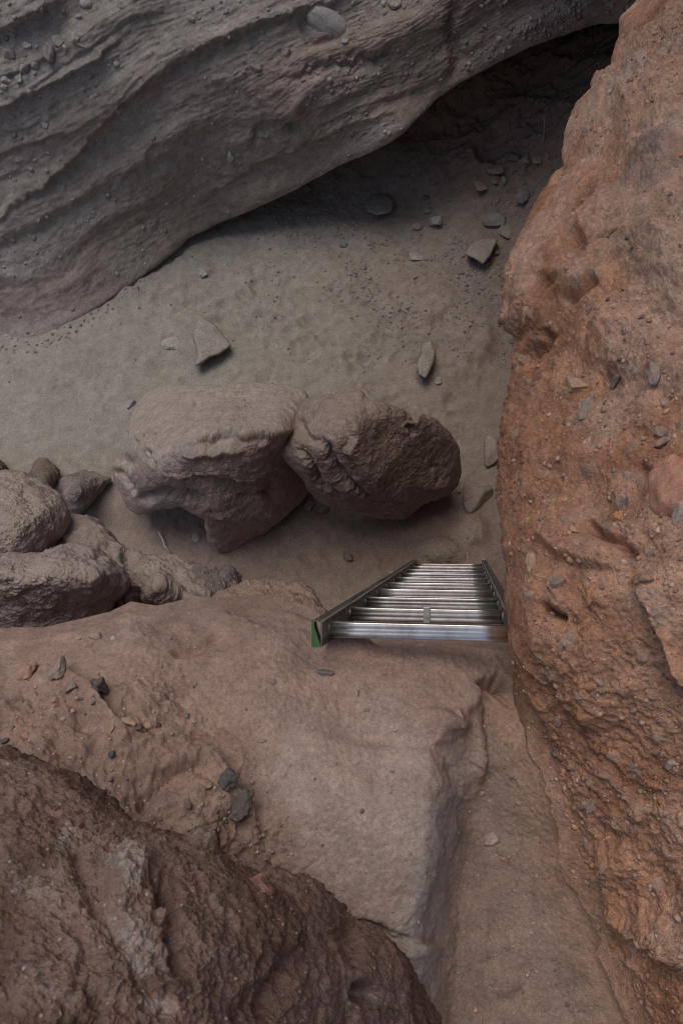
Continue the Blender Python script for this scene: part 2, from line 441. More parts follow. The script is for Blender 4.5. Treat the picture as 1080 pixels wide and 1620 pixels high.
c = c * .93 * np.clip(1 + .16 * fbm(P, 26, 4, .65, 58) + .10 * fbm(A, 20, 3, .6, 59), .5, 1.5)[..., None]
c = cmix(c, [.36, .34, .32], lump_zone * .4)
cliff_left = link_mesh('sandstone_cliff', P, quads_of(*P.shape[:2]), M_WALL, c)
tag(cliff_left, 'grey layered cliff leaning over the sand floor, undercut towards its dark end', kind='structure')
LEFT = (PXa, PYa, P, N)
vis_left = ((PYa > -20) & (PYa < np.interp(PXa, lip[:, 0], lip[:, 1]) - 6) & (PXa > -40) & (PXa < 1000)).astype(float)
vis_left[:nU] = 0; vis_left[-len(up):] = 0
LEFT_W = vis_left * (.15 + lump_zone) * (1 + 2.5 * sstep(260, 60, PXa + PYa * .8))

# ------------------------------------------------------------------ right cliff: close, orange conglomerate
sil = np.array([(-700, 640), (-300, 900), (-100, 995), (0, 1006), (30, 985), (60, 985), (100, 973), (140, 948), (185, 916), (225, 903), (260, 886), (300, 866),
                (330, 847), (365, 828), (400, 815), (435, 806), (462, 795), (500, 796), (516, 806), (530, 818), (560, 816), (600, 808), (650, 800),
                (700, 795), (740, 798), (780, 795), (830, 793), (870, 799), (900, 807), (925, 803), (940, 802), (985, 806), (1030, 808), (1060, 811), (1110, 812),
                (1160, 832), (1210, 848), (1260, 862), (1310, 874), (1370, 890), (1440, 922), (1530, 955), (1620, 992), (1900, 1110), (2200, 1230)], float)
ctrl = [(640, -700, 3.4), (900, -300, 2.9), (1000, -100, 2.6), (1006, 0, 2.45), (950, 100, 2.35), (893, 185, 2.25), (850, 300, 2.12), (806, 400, 2.0), (790, 462, 1.93),
        (816, 560, 1.84), (795, 700, 1.70), (789, 830, 1.58), (806, 960, 1.40), (813, 1030, 1.38), (814, 1110, 1.46),
        (832, 1160, 1.46), (862, 1260, 1.44), (890, 1370, 1.43), (922, 1440, 1.415), (955, 1530, 1.39), (992, 1620, 1.36), (1110, 1900, 1.27), (872, 1170, 1.445), (902, 1260, 1.42), (930, 1370, 1.41), (962, 1440, 1.395), (995, 1530, 1.37),
        (1080, 0, 2.15), (1080, 130, 1.95), (1080, 300, 1.66), (1080, 500, 1.46), (1080, 700, 1.30), (1080, 830, 1.22), (1080, 1000, 1.18), (1080, 1150, 1.20), (1080, 1300, 1.22),
        (1080, 1450, 1.24), (1080, 1600, 1.26), (930, 300, 1.94), (950, 560, 1.58), (940, 830, 1.36), (930, 1000, 1.30), (960, 1150, 1.31), (985, 1300, 1.32),
        (920, 1150, 1.36), (1500, 0, 1.35), (1500, 500, 1.0), (1500, 900, .85), (1500, 1300, .88), (1500, 1700, .95), (1500, 2200, 1.0), (1500, -700, 2.0)]
fD = rbf(ctrl)
py = np.concatenate([np.arange(-700, -30, 8), np.arange(-30, 1650, 2.2), np.arange(1650, 2200, 8)])
sx = np.interp(py, sil[:, 0], sil[:, 1])
_q = np.stack([py * 0 + .3, py / 75, py * 0], -1)
sx = sx + sstep(1110, 1160, py) * (13 * fbm(_q, 1.0, 4, .6, 3))
s = np.concatenate([np.linspace(0, .06, 14) ** 1.0, np.linspace(.06, 1, 150)[1:]])
# s 0..1 covers the silhouette to px 1120, then on to px 1600 coarsely
PX = sx[:, None] + (1120 - np.minimum(sx[:, None], 1000)) * s[None] * np.where(sx[:, None] > 1000, 1.0, 1.0)
extra = np.linspace(5, 560, 90)
PX = np.concatenate([PX, PX[:, -1:] + extra[None] * np.clip((1600 - PX[:, -1:]) / 560, .05, 1)], 1)
PY = np.repeat(py[:, None], PX.shape[1], 1)
D = fD(PX, PY)
e = PX - sx[:, None]
low = sstep(1090, 1200, PY)
Rr = 70 * (1 - .8 * low)
rnd = 1 - np.sqrt(np.maximum(0, 1 - (1 - np.clip(e / Rr, 0, 1)) ** 2))
D = D + .13 * (1 - low) * rnd
Pc = at(PX, PY, D)
ray = Pc[:, :1] - CAM; ray /= np.linalg.norm(ray, axis=-1, keepdims=True)
tr = np.array([.03, .08, .16, .3, .55, .9, 1.4, 2.0, 2.8])[::-1]
und = Pc[:, :1] + ray * tr[None, :, None] + np.array([.55, 0, -.25]) * tr[None, :, None]
up = np.linspace(.02, 1, 46) ** 1.7 * 4.2
lean = sstep(20, -420, py)[:, None, None]  # unseen upper wall shaped to bend over the slot and block sky light
top = Pc[:, -1:] + (np.array([.85, -.0, 1.0]) * (1 - lean) + np.array([-.55, .2, 1.0]) * lean) * up[None, :, None]
P = np.concatenate([und, Pc, top], 1)
nU = len(tr)
PXa = np.concatenate([np.repeat(sx[:, None], nU, 1), PX, np.repeat(PX[:, -1:], len(up), 1)], 1)
PYa = np.repeat(py[:, None], P.shape[1], 1)
def sgnN(P):
    N = normals(P); return N * np.sign((N[:, nU:-len(up)] * (CAM - P[:, nU:-len(up)])).sum(-1).mean())
N = sgnN(P)
warp = P + .05 * np.stack([fbm(P, 3, 3, .5, 70), fbm(P, 3, 3, .5, 71), fbm(P, 3, 3, .5, 72)], -1)
disp = .030 * fbm(P, 2.6, 3, .5, 21) + .011 * ridged(warp, 6.5, 3, .5, 22) - .005
disp += .005 * fbm(P, 24, 4, .62, 23) + .0035 * ridged(P, 75, 3, .6, 24)
cr = sstep(-.05, .35, fbm(warp, 3.2, 4, .55, 29) + .25 * sstep(960, 1080, PXa) - .1)            # paler crust standing slightly proud
disp += .005 * cr
w1, w2, wid = worley(P + .008 * np.stack([fbm(P, 30, 2, .5, 1), fbm(P, 30, 2, .5, 2), fbm(P, 30, 2, .5, 3)], -1), 34, 2)
peb = np.maximum(0, .48 - w1) * ((wid % 4) == 0)
disp += .016 * peb
w1b, _, widb = worley(warp, 13, 5)
disp += .03 * np.maximum(0, .42 - w1b) * ((widb % 5) == 0)
pit = np.maximum(0, .4 - w1b) * ((widb % 7) == 1); disp -= .022 * pit * sstep(1000, 850, PYa)
for a_ in ((1045, 215, 58, 82, .075), (990, 62, 48, 46, .045), (1010, 560, 85, 44, .05), (842, 860, 44, 90, .02), (940, 330, 36, 60, .03), (1060, 420, 60, 40, .03), (925, 700, 60, 70, .025), (960, 1060, 70, 70, .03)):
    disp += blob(PXa, PYa, a_[0], a_[1], a_[2], a_[3], a_[4] * .7, 15, 4)
# named breaks in the wall
disp += ledge_step(PXa, PYa, P, [(915, 108), (950, 118), (990, 128), (1040, 130), (1080, 128), (1140, 115)], 0.0750, 5, 60, 5, 1, 81)
disp += ledge_step(PXa, PYa, P, [(884, 230), (905, 180), (985, 135), (1000, 130)], 0.0450, 4, 45, 3, 1, 83)
disp += groove(PXa, PYa, P, [(975, 190), (985, 160), (1000, 140), (1040, 130)], 0.0450, 7, 4)
disp += groove(PXa, PYa, P, [(872, 300), (885, 280), (888, 240)], 0.0450, 6, 4)
disp += blob(PXa, PYa, 875, 447, 22, 10, -.075, -15, 4)
disp += blob(PXa, PYa, 915, 395, 16, 20, -.045, 25, 4)
disp += groove(PXa, PYa, P, [(895, 484), (920, 478), (950, 460), (960, 455)], 0.0450, 5, 1)
disp += ledge_step(PXa, PYa, P, [(878, 476), (908, 442), (960, 415), (1030, 385), (1100, 365)], 0.0450, 5, 55, 4, 1, 84)
disp += ledge_step(PXa, PYa, P, [(930, 545), (985, 510), (1040, 490), (1110, 470)], 0.0375, 5, 60, 6, 1, 85)
disp += groove(PXa, PYa, P, [(830, 590), (850, 560), (868, 545), (872, 520)], 0.0450, 8, 5)
disp += groove(PXa, PYa, P, [(1000, 830), (1012, 800), (1016, 780), (1030, 740)], 0.0450, 9, 4)
disp += groove(PXa, PYa, P, [(930, 830), (955, 850), (985, 862), (1010, 885)], 0.0375, 8, 5)
disp += groove(PXa, PYa, P, [(862, 960), (880, 972), (905, 980)], 0.0450, 5, 2)
disp += ledge_step(PXa, PYa, P, [(850, 850), (900, 895), (960, 910), (1000, 900)], 0.0300, 8, 60, 8, -1, 86)
disp += ledge_step(PXa, PYa, P, [(1000, 915), (1040, 960), (1080, 1060), (1120, 1100)], 0.0450, 8, 80, 8, -1, 87)
disp += ledge_step(PXa, PYa, P, [(815, 1050), (850, 1110), (880, 1200), (890, 1290), (886, 1330), (893, 1380), (915, 1440), (960, 1470), (1010, 1530), (1060, 1600)], 0.0210, 8, 90, 6, -1, 88)
disp += ledge_step(PXa, PYa, P, [(935, 1330), (965, 1380), (975, 1430), (1010, 1460), (1060, 1490), (1100, 1530)], 0.0450, 6, 60, 6, -1, 89)
wv = np.ones(P.shape[1]); wv[:nU] = .7
soft = 1 - .75 * sstep(1060, 1150, PYa) * sstep(60, 10, PXa - sx[:, None])          # smooth sandy apron at the foot
near_edge = 1 - .6 * sstep(70, 5, PXa - sx[:, None]) * np.maximum(sstep(780, 840, PYa), .8 * sstep(420, 360, PYa))
P = P + N * (disp * wv[None] * soft * near_edge)[..., None]
N = sgnN(P)
c1 = np.array([.52, .285, .18]); c2 = np.array([.60, .39, .285]); c3 = np.array([.36, .18, .105])
big = fbm(warp, 2.4, 4, .55, 35)
c = cmix(c1, c3, sstep(.0, .5, fbm(warp, 5, 4, .6, 36)) * .85)
c = cmix(c, c2, cr * .6)
c = cmix(c, [.64, .42, .31], sstep(420, 150, PYa) * sstep(-.2, .4, fbm(P, 3, 3, .5, 53)) * .6)
c = cmix(c, [.42, .205, .12], sstep(560, 820, PYa) * sstep(1040, 900, PXa) * .6)
c = cmix(c, [.53, .39, .315], sstep(.15, .5, big) * .5 * sstep(880, 1000, PXa) * sstep(1250, 700, PYa))
c = cmix(c, [.42, .31, .25], np.clip(peb * 4, 0, .6))
c = cmix(c, [.42, .26, .175], (1 - soft) * 1.2)
c = cmix(c, [.21, .165, .16], blob(PXa, PYa, 1040, 270, 34, 60, .75, 30, 3) * sstep(-.3, .3, fbm(P, 14, 3, .6, 39)))
c = c * np.clip(1 + .22 * fbm(P, 46, 4, .65, 37) + .12 * fbm(P, 150, 2, .6, 38), .5, 1.6)[..., None]
cliff_right = link_mesh('conglomerate_cliff', P, quads_of(*P.shape[:2]), M_ORANGE, c)
tag(cliff_right, 'rough orange conglomerate cliff studded with pebbles, close beside the ladder', kind='structure')
RIGHT = (PXa, PYa, P, N)
RIGHT_W = ((PXa < 1110) & (PYa > -10) & (PYa < 1630) & (e_ := (PXa - sx[:, None]) > 6)).astype(float) * (.25 + cr + 1.2 * sstep(-.1, .3, fbm(P, 4, 3, .5, 47)))
RIGHT_W[:, :nU] = 0; RIGHT_W[:, -len(up):] = 0
RIGHT_W *= soft

# ------------------------------------------------------------------ the ledge the ladder hangs from, with its worn block and the trodden corridor
edge = np.array([(-500, 1050), (-100, 1020), (0, 1011), (60, 1010), (120, 996), (165, 985), (200, 968), (240, 975), (300, 962), (350, 962), (400, 962), (440, 964),
                 (470, 970), (492, 980), (505, 994), (520, 1016), (545, 1010), (575, 1012), (610, 1022), (650, 1016), (690, 1018), (740, 1022), (800, 1030), (900, 1030), (1000, 1040)], float)
g = HC
ctrl = [(-400, 1060, -1.35), (-100, 1025, -1.47), (0, 1013, -1.49), (120, 998, -1.49), (200, 970, -1.50), (300, 965, -1.56), (350, 957, -1.62), (430, 932, -1.80), (480, 960, -1.72), (430, 985, -1.58),
        (520, 1018, -1.55), (640, 1020, -1.54), (740, 1024, -1.55), (800, 1030, -1.57), (900, 1040, -1.6), (350, 1010, -1.50),
        (100, 1080, -1.42), (300, 1080, -1.44), (550, 1090, -1.485), (700, 1090, -1.50), (640, 1120, -1.475), (760, 1080, -1.53),
        (100, 1150, -1.36), (0, 1180, -1.31), (-200, 1200, -1.2), (400, 1160, -1.43), (600, 1200, -1.45), (680, 1195, -1.45), (300, 1230, -1.38), (200, 1280, -1.33),
        (520, 1300, -1.44), (660, 1320, -1.46), (430, 1360, -1.45), (560, 1420, -1.46), (660, 1450, -1.50), (640, 1560, -1.54), (700, 1620, -1.60), (550, 1600, -1.52), (300, 1400, -1.36),
        (100, 1400, -1.2), (300, 1800, -1.4), (700, 1900, -1.6), (-200, 1800, -1.3), (900, 1300, -1.50), (900, 1700, -1.6)]
fZ = rbf(ctrl)
cx = np.concatenate([np.arange(-500, -40, 14), np.arange(-40, 960, 1.9), np.arange(960, 1250, 14)])
ey = np.interp(cx, edge[:, 0], edge[:, 1])
bb = np.concatenate([np.linspace(0, 1, 345), 1 + np.linspace(.03, .9, 22)])
PX = np.repeat(cx[None], len(bb), 0)
PY = ey[None] + (1640 - ey[None]) * np.minimum(bb, 1)[:, None] + np.maximum(bb - 1, 0)[:, None] * 560
zz = fZ(PX, PY)
# the trodden corridor between the block and the right cliff
xt = np.interp(PY, [1090, 1120, 1180, 1300, 1400, 1500, 1620, 2200], [766, 738, 694, 686, 676, 664, 652, 622])
xb = np.interp(PY, [1090, 1120, 1190, 1280, 1400, 1500, 1620, 2200], [786, 778, 768, 750, 727, 717, 708, 690])
Q0 = at(PX, PY, d_at_z(PX, PY, HC + zz))
jx = 7 * fbm(Q0, 8, 3, .5, 51) + 3 * fbm(Q0, 30, 3, .5, 52)
k = sstep(-.25, 1.15, (PX + jx - xt) / (xb - xt))
zc = np.interp(PY, [1080, 1120, 1190, 1325, 1450, 1600, 2200], [-1.55, -1.56, -1.59, -1.65, -1.69, -1.72, -1.75])
zc = zc + .11 * np.clip((130 - (np.interp(PY, sil[:, 0], sil[:, 1]) - PX)) / 160, 0, 1.4) ** 2 * sstep(1080, 1200, PY)
k = k * sstep(1085, 1122, PY + .3 * (PX - 790))
zz = zz * (1 - k) + np.minimum(zc, zz) * k
P = at(PX, PY, d_at_z(PX, PY, HC + zz))
# beyond the edge: a short rough slope, then the drop to the lower floor
tr = np.array([.008, .016, .026, .04, .055, .075, .1, .13, .165, .205, .25, .3, .36, .43, .5, .6, .72, .9, 1.1, 1.4, 2.0, 2.7])[::-1]
shelf = np.interp(cx, [-500, 250, 420, 500, 540, 1250], [.10, .12, .36, .16, -.12, -.12])
und = np.stack([P[0] + np.stack([0 * cx, np.minimum(t_, .6) * shelf + .03 * (t_ > .02), -t_ + 0 * cx], -1) for t_ in tr])
nU = len(tr)
P = np.concatenate([und, P]); PXa = np.concatenate([np.repeat(cx[None], nU, 0), PX]); PYa = np.concatenate([np.repeat(ey[None], nU, 0), PY])
kk = np.concatenate([np.zeros((nU, len(cx))), k])
def sgnL(P):
    N = normals(P); return N * np.sign(N[nU:, :, 2].mean())
N = sgnL(P)
rough_zone = np.clip(sstep(430, 330, PXa - .5 * (PYa - 1200)) * sstep(1040, 1130, PYa + .15 * (PXa - 100)) + .0 * PYa + .10 * sstep(1130, 1050, PYa), 0, 1) * (1 - kk)
disp = .012 * fbm(P, 4, 3, .5, 61) + .0035 * fbm(P, 16, 4, .55, 62) + .0016 * fbm(P, 60, 3, .6, 63)
disp += rough_zone * (.009 * ridged(P, 7, 3, .5, 64) - .006 + .012 * fbm(P, 13, 4, .6, 60) + .004 * ridged(P, 40, 3, .6, 65))
disp += (1 - rough_zone) * .0008 * ridged(P, 110, 2, .6, 66)
w1, _, wid = worley(P, 30, 9)
disp += (.25 + rough_zone) * .010 * np.maximum(0, .42 - w1) * ((wid % 6) == 0)
side = np.exp(-((kk - .5) / .35) ** 2)
disp += side * (.0025 * ridged(P * np.array([1, 1, .35]), 17, 3, .6, 67) - .005)
# the rim above the block, the trough behind it and the mound of conglomerate at the left
disp += ledge_step(PXa, PYa, P, [(440, 1150), (500, 1163), (560, 1172), (640, 1180), (684, 1192), (694, 1240), (696, 1330), (690, 1420)], .010, 16, 200, 6, 1, 91)
disp += groove(PXa, PYa, P, [(520, 1160), (600, 1166), (680, 1176), (712, 1196), (722, 1260)], .012, 15, 3)
disp += blob(PXa, PYa, 700, 1140, 40, 16, .02, 15, 3) + blob(PXa, PYa, 755, 1190, 14, 44, .02, 0, 3)
disp += blob(PXa + 14 * fbm(P, 20, 3, .6, 97), PYa + 14 * fbm(P, 20, 3, .6, 98), 785, 1090, 17, 20, -.13, 0, 3)
disp += groove(PXa, PYa, P, [(782, 1075), (770, 1105), (771, 1130), (764, 1160)], .015, 9, 3)
disp += ledge_step(PXa, PYa, P, [(20, 1050), (80, 1062), (145, 1090), (172, 1130), (195, 1158), (262, 1166), (325, 1185), (352, 1215), (393, 1275), (404, 1320), (408, 1352)], .035, 6, 110, 6, 1, 92)
disp += groove(PXa, PYa, P, [(205, 1290), (235, 1265), (262, 1240), (330, 1222)], .02, 14, 6)
disp += ledge_step(PXa, PYa, P, [(330, 960), (420, 1000), (470, 1002), (500, 1010)], .02, 6, 40, 6, 1, 93)
disp += groove(PXa, PYa, P, [(270, 1035), (310, 1020), (345, 1012), (360, 1005)], .02, 8, 4)
disp += blob(PXa, PYa, 556, 1022, 34, 13, .035, 5, 3)
disp += groove(PXa, PYa, P, [(560, 1460), (600, 1470), (625, 1488), (660, 1492)], .03, 7, 3)
disp += ledge_step(PXa, PYa, P, [(608, 1476), (650, 1490), (700, 1494)], .02, 4, 60, 3, 1, 94)
disp += kk * sstep(1480, 1560, PYa) * (-.010) * np.exp(-(np.abs(np.hypot((PXa - 800) * 1.0, (PYa - 1545) * .8) - 34) / 12) ** 2)
disp[:nU] += (.035 * ridged(P[:nU], 5, 4, .55, 78) + .02 * fbm(P[:nU], 14, 3, .5, 79)) * sstep(520, 470, PXa[:nU]) * sstep(.06, .5, tr)[:, None]
disp[:nU] *= sstep(.02, .16, tr)[:, None]; disp[nU:nU + 5] *= np.linspace(.1, .9, 5)[:, None]
P = P + N * disp[..., None]
N = sgnL(P)
sand = np.array([.36, .252, .202]); dk = np.array([.25, .165, .13]); pale = np.array([.385, .31, .265])
c = cmix(sand, dk, rough_zone * (.35 + .5 * sstep(-.2, .4, fbm(P, 9, 4, .6, 68))))
c = cmix(c, pale, sstep(-.1, .5, fbm(P, 3, 3, .5, 69)) * (1 - rough_zone) * .6)
c = cmix(c, [.285, .19, .15], sstep(-.05, .5, fbm(P, 4.5, 5, .6, 82)) * (1 - kk) * .55)
c = cmix(c, [.30, .195, .15], sstep(985, 940, PYa) * sstep(330, 380, PXa) * .7)
c = cmix(c, [.31, .275, .25], sstep(610, 700, PXa + .15 * (PYa - 1300)) * sstep(1200, 1300, PYa) * (1 - sstep(.5, 1, kk)) * .8)
c = cmix(c, [.40, .34, .295], side * sstep(1180, 1260, PYa) * .65)
c = cmix(c, [.27, .19, .15], sstep(.55, 1, kk) * .9)
c = cmix(c, [.38, .24, .165], sstep(.4, 1, kk) * sstep(75, 5, np.interp(PYa, sil[:, 0], sil[:, 1]) - PXa) * .8)
c = c * (1 + .10 * fbm(P, 30, 4, .6, 76))[..., None]
ledge = link_mesh('sandy_terrain', P, quads_of(*P.shape[:2]), M_LEDGE, c)
tag(ledge, 'dusty reddish sand ledge with a worn block and a trodden corridor beside it', kind='structure')
LEDGE = (PXa, PYa, P, N)
LEDGE_W = ((PXa > -20) & (PXa < 960) & (PYa < 1630)).astype(float); LEDGE_W[:nU] = 0
LEDGE_R = rough_zone * LEDGE_W; LEDGE_K = kk

# ------------------------------------------------------------------ boulders
def boulder(name, outline, ctrl, label, mat, col, col2, back=.4, rnd_d=.16, center=None, nphi=420, nt=240, seed=1, amps=(.022, .014, .006, .003),
            feats=(), p=2.6, smooth_out=3, cat='boulder', crust=.0, dust=None):
    O = np.array(outline, float)
    ctr = np.array(center if center else O.mean(0), float)
    # a rounded closed outline with the stated corners, sampled by angle
    dense = []
    for k in range(len(O)):
        a, b_ = O[k], O[(k + 1) % len(O)]
        dense.append(a + (b_ - a) * np.linspace(0, 1, 40, endpoint=False)[:, None])
    dense = np.concatenate(dense) - ctr
    ang = np.unwrap(np.arctan2(dense[:, 1], dense[:, 0]))
    if ang[-1] < ang[0]: dense = dense[::-1]; ang = np.unwrap(np.arctan2(dense[:, 1], dense[:, 0]))
    rad = np.hypot(dense[:, 0], dense[:, 1])
    o_ = np.argsort(ang % (2 * math.pi)); aa = (ang % (2 * math.pi))[o_]; rr = rad[o_]
    phi = np.linspace(0, 2 * math.pi, nphi, endpoint=False)
    r = np.interp(phi, np.concatenate([aa - 2 * math.pi, aa, aa + 2 * math.pi]), np.concatenate([rr, rr, rr]))
    kern = np.hanning(2 * smooth_out + 3)[1:-1]; kern /= kern.sum()
    r = np.convolve(np.concatenate([r[-smooth_out:], r, r[:smooth_out]]), kern, 'valid')
    t = np.concatenate([np.linspace(.012, math.pi / 2, int(nt * .72), endpoint=False), np.linspace(math.pi / 2, math.pi - .05, nt - int(nt * .72))])
    sr = np.sin(t); front = t <= math.pi / 2
    sfr = np.where(front, t / (math.pi / 2), 0)
    sr = np.where(front, np.sin(np.minimum(t, math.pi / 2)) * .25 + sfr * .75, sr)
    PX = ctr[0] + r[None] * np.cos(phi)[None] * sr[:, None]
    PY = ctr[1] + r[None] * np.sin(phi)[None] * sr[:, None]
    fD = rbf(ctrl, 200.0, 1e-3)
    D = fD(PX, PY)
    prof = 1 - (np.maximum(0, 1 - sr ** (p * 2))) ** .5
    D = D + np.where(front[:, None], rnd_d * prof[:, None], rnd_d + back * np.sqrt(np.maximum(0, 1 - sr[:, None] ** 2)))
    P = at(PX, PY, D)
    def nrm(P):
        N = normals(P, True); N = N * np.sign((N[:nt // 2] * (CAM - P[:nt // 2])).sum(-1).mean()); return N
    N = nrm(P)
    warp = P + .06 * np.stack([fbm(P, 3, 3, .5, seed), fbm(P, 3, 3, .5, seed + 1), fbm(P, 3, 3, .5, seed + 2)], -1)
    a1, a2, a3, a4 = amps
    disp = a1 * fbm(P, 3.2, 3, .5, seed + 3) + a2 * (ridged(warp * np.array([.6, .7, 1.3]), 6.5, 4, .55, seed + 4) - .5) + a3 * fbm(P, 24, 4, .6, seed + 5) + a4 * ridged(P, 70, 2, .6, seed + 6)
    w1, _, wid = worley(warp, 12, seed)
    disp += a2 * .9 * np.maximum(0, .4 - w1) * ((wid % 4) == 0) - a2 * 1.2 * np.maximum(0, .36 - w1) * ((wid % 5) == 1)
    for fn in feats: disp = disp + fn(PX, PY, P) * front[:, None]
    P = P + N * disp[..., None]
    N = nrm(P)
    c = cmix(col, col2, sstep(-.15, .35, fbm(warp, 4, 4, .55, seed + 8)))
    c = c * np.clip(1 + .16 * fbm(P, 30, 4, .65, seed + 9), .5, 1.5)[..., None]
    if dust is not None:                                     # wind-blown sand lies on what faces up
        c = cmix(c, dust, sstep(.38, .78, N[..., 2] + .25 * fbm(P, 8, 3, .5, seed + 10)) * .8)
    m = nphi
    o = link_mesh(name, P, quads_of(nt, m, True), mat, c, None, [list(range(m))[::-1], list(range((nt - 1) * m, nt * m))])
    tag(o, label, cat)
    return (PX, PY, P, N), o

def G(line, amp, w=5, jit=4, seed=60): return lambda X, Y, P: groove(X, Y, P, line, amp, w, jit, seed)
def ST(line, amp, w=5, fall=60, jit=5, side=1, seed=40): return lambda X, Y, P: ledge_step(X, Y, P, line, amp, w, fall, jit, side, seed)
def BL(*a): return lambda X, Y, P: blob(X, Y, *a)

brown_r = (.365, .27, .23); grey_r = (.325, .275, .245); dustc = (.41, .35, .305)
B1, _o = boulder('boulder', [(176, 738), (190, 722), (205, 700), (207, 668), (214, 645), (232, 622), (265, 612), (330, 613), (400, 606), (455, 610), (484, 622), (490, 650), (478, 690), (496, 740), (492, 772),
         (474, 798), (446, 820), (414, 848), (376, 867), (345, 872), (330, 852), (326, 822), (310, 812), (285, 800), (246, 806), (222, 814), (206, 806), (192, 785), (180, 760)],
        [(265, 618, 4.25), (330, 615, 4.15), (400, 608, 4.12), (470, 616, 4.1), (215, 660, 4.2), (300, 655, 3.93), (400, 650, 3.9), (470, 655, 3.9), (210, 705, 3.98), (300, 695, 3.66), (390, 690, 3.62), (440, 690, 3.66), (470, 700, 3.85),
         (190, 745, 4.08), (240, 755, 3.84), (310, 740, 3.74), (390, 745, 3.80), (430, 750, 3.90), (470, 750, 4.2), (220, 800, 4.08), (280, 790, 3.92), (340, 790, 3.88), (400, 795, 4.0), (460, 785, 4.2), (345, 860, 4.2), (395, 840, 4.25), (300, 770, 3.80)],
        'long flat-topped reddish boulder, the larger of the two on the sand beyond the ladder', M_BOULDER, brown_r, grey_r, .5, .08, (345, 730), 520, 300, 3,
        (.009, .004, .004, .0018),
        [ST([(300, 700), (330, 698), (380, 696), (440, 690), (470, 680)], .045, 4, 25, 4, -1), G([(228, 712), (245, 722), (258, 742), (270, 752), (292, 756), (310, 750), (340, 746), (372, 748)], .05, 4, 3),
         ST([(220, 712), (250, 728), (268, 750), (294, 758), (340, 748), (400, 752), (440, 740)], .055, 4, 40, 4, -1),
         ST([(290, 718), (330, 716), (390, 712)], .04, 4, 22, 3, -1),
         G([(215, 790), (240, 786), (280, 780), (310, 790), (326, 800)], .06, 8, 3), G([(300, 782), (320, 790), (330, 800)], .03, 6, 3),
         ST([(335, 820), (355, 812), (390, 818), (415, 815), (440, 800)], .045, 5, 30, 4, -1),
         G([(370, 782), (400, 780), (440, 778)], .025, 5, 3), G([(440, 740), (430, 770), (422, 790)], .03, 9, 5),
         BL(225, 690, 4, 3, -.02, 0, 2), BL(246, 690, 5, 3, -.02, 0, 2), BL(216, 698, 4, 3, -.018, 0, 2), BL(254, 673, 3, 5, -.015, 20, 2), BL(352, 663, 12, 3, -.018, -20, 2), BL(311, 640, 4, 6, -.015, 30, 2),
         BL(200, 730, 14, 10, -.03, 30, 2), G([(180, 742), (195, 752), (205, 770), (212, 785)], .03, 5, 3)], dust=dustc)
B2, _o = boulder('boulder', [(441, 704), (452, 690), (466, 680), (468, 655), (480, 634), (505, 626), (560, 622), (574, 630), (600, 637), (628, 645), (650, 662), (664, 654), (688, 662), (708, 682), (722, 705), (729, 745),
         (724, 768), (712, 782), (690, 790), (668, 797), (652, 810), (638, 820), (606, 820), (560, 808), (515, 796), (488, 774), (482, 756), (462, 734), (444, 718)],
        [(560, 628, 3.66), (650, 662, 3.75), (500, 634, 3.72), (472, 660, 3.76), (455, 705, 3.72), (520, 695, 3.58), (550, 680, 3.56), (600, 690, 3.72), (660, 710, 3.87), (715, 720, 4.05), (490, 735, 3.70), (550, 745, 3.70), (570, 770, 3.80), (640, 760, 3.95),
         (700, 770, 4.15), (515, 785, 3.93), (600, 800, 4.06), (640, 812, 4.15), (600, 645, 3.64)],
        'rounded dark brown boulder leaning against the longer one beyond the ladder', M_BOULDER, (.27, .20, .172), (.30, .225, .185), .5, .09, (590, 722), 480, 280, 23,
        (.009, .0035, .004, .0018),
        [G([(505, 690), (515, 705), (522, 722), (538, 745), (560, 765), (590, 782)], .055, 6, 4), G([(475, 660), (482, 680), (492, 695), (505, 690)], .02, 4, 3),
         ST([(548, 640), (552, 680), (548, 712), (575, 750), (600, 775)], .04, 5, 60, 6, -1),
         G([(468, 700), (490, 730), (505, 760), (540, 780)], .045, 6, 5), ST([(660, 770), (690, 772), (715, 768)], .02, 4, 20, 3, -1),
         G([(640, 672), (650, 680), (652, 690)], .03, 4, 2), G([(675, 742), (690, 738), (694, 755), (684, 765)], .015, 4, 2),
         ST([(500, 775), (560, 780), (620, 782), (660, 795)], .03, 6, 30, 6, -1), BL(570, 628, 10, 8, .02, 0, 3), G([(655, 652), (652, 668)], .03, 4, 1)], dust=(.33, .26, .22))
rb = (.39, .325, .29); rb2 = (.325, .255, .22)
B3, _o = boulder('boulder', [(-90, 800), (-40, 765), (0, 752), (35, 751), (66, 762), (90, 788), (100, 812), (96, 842), (72, 866), (48, 882), (0, 884), (-60, 886), (-100, 850)],
        [(0, 760, 2.5), (60, 770, 2.5), (0, 810, 2.28), (60, 815, 2.3), (90, 820, 2.4), (0, 870, 2.22), (60, 865, 2.3), (-80, 820, 2.35)],
        'rounded rough boulder perched on top of the dark-faced boulder', M_ROUGH, rb, rb2, .3, .08, (10, 818), 360, 200, 43, (.020, .004, .006, .002),
        [G([(30, 775), (50, 790), (62, 815)], .01, 8, 4)], dust=(.41, .345, .305), p=4)
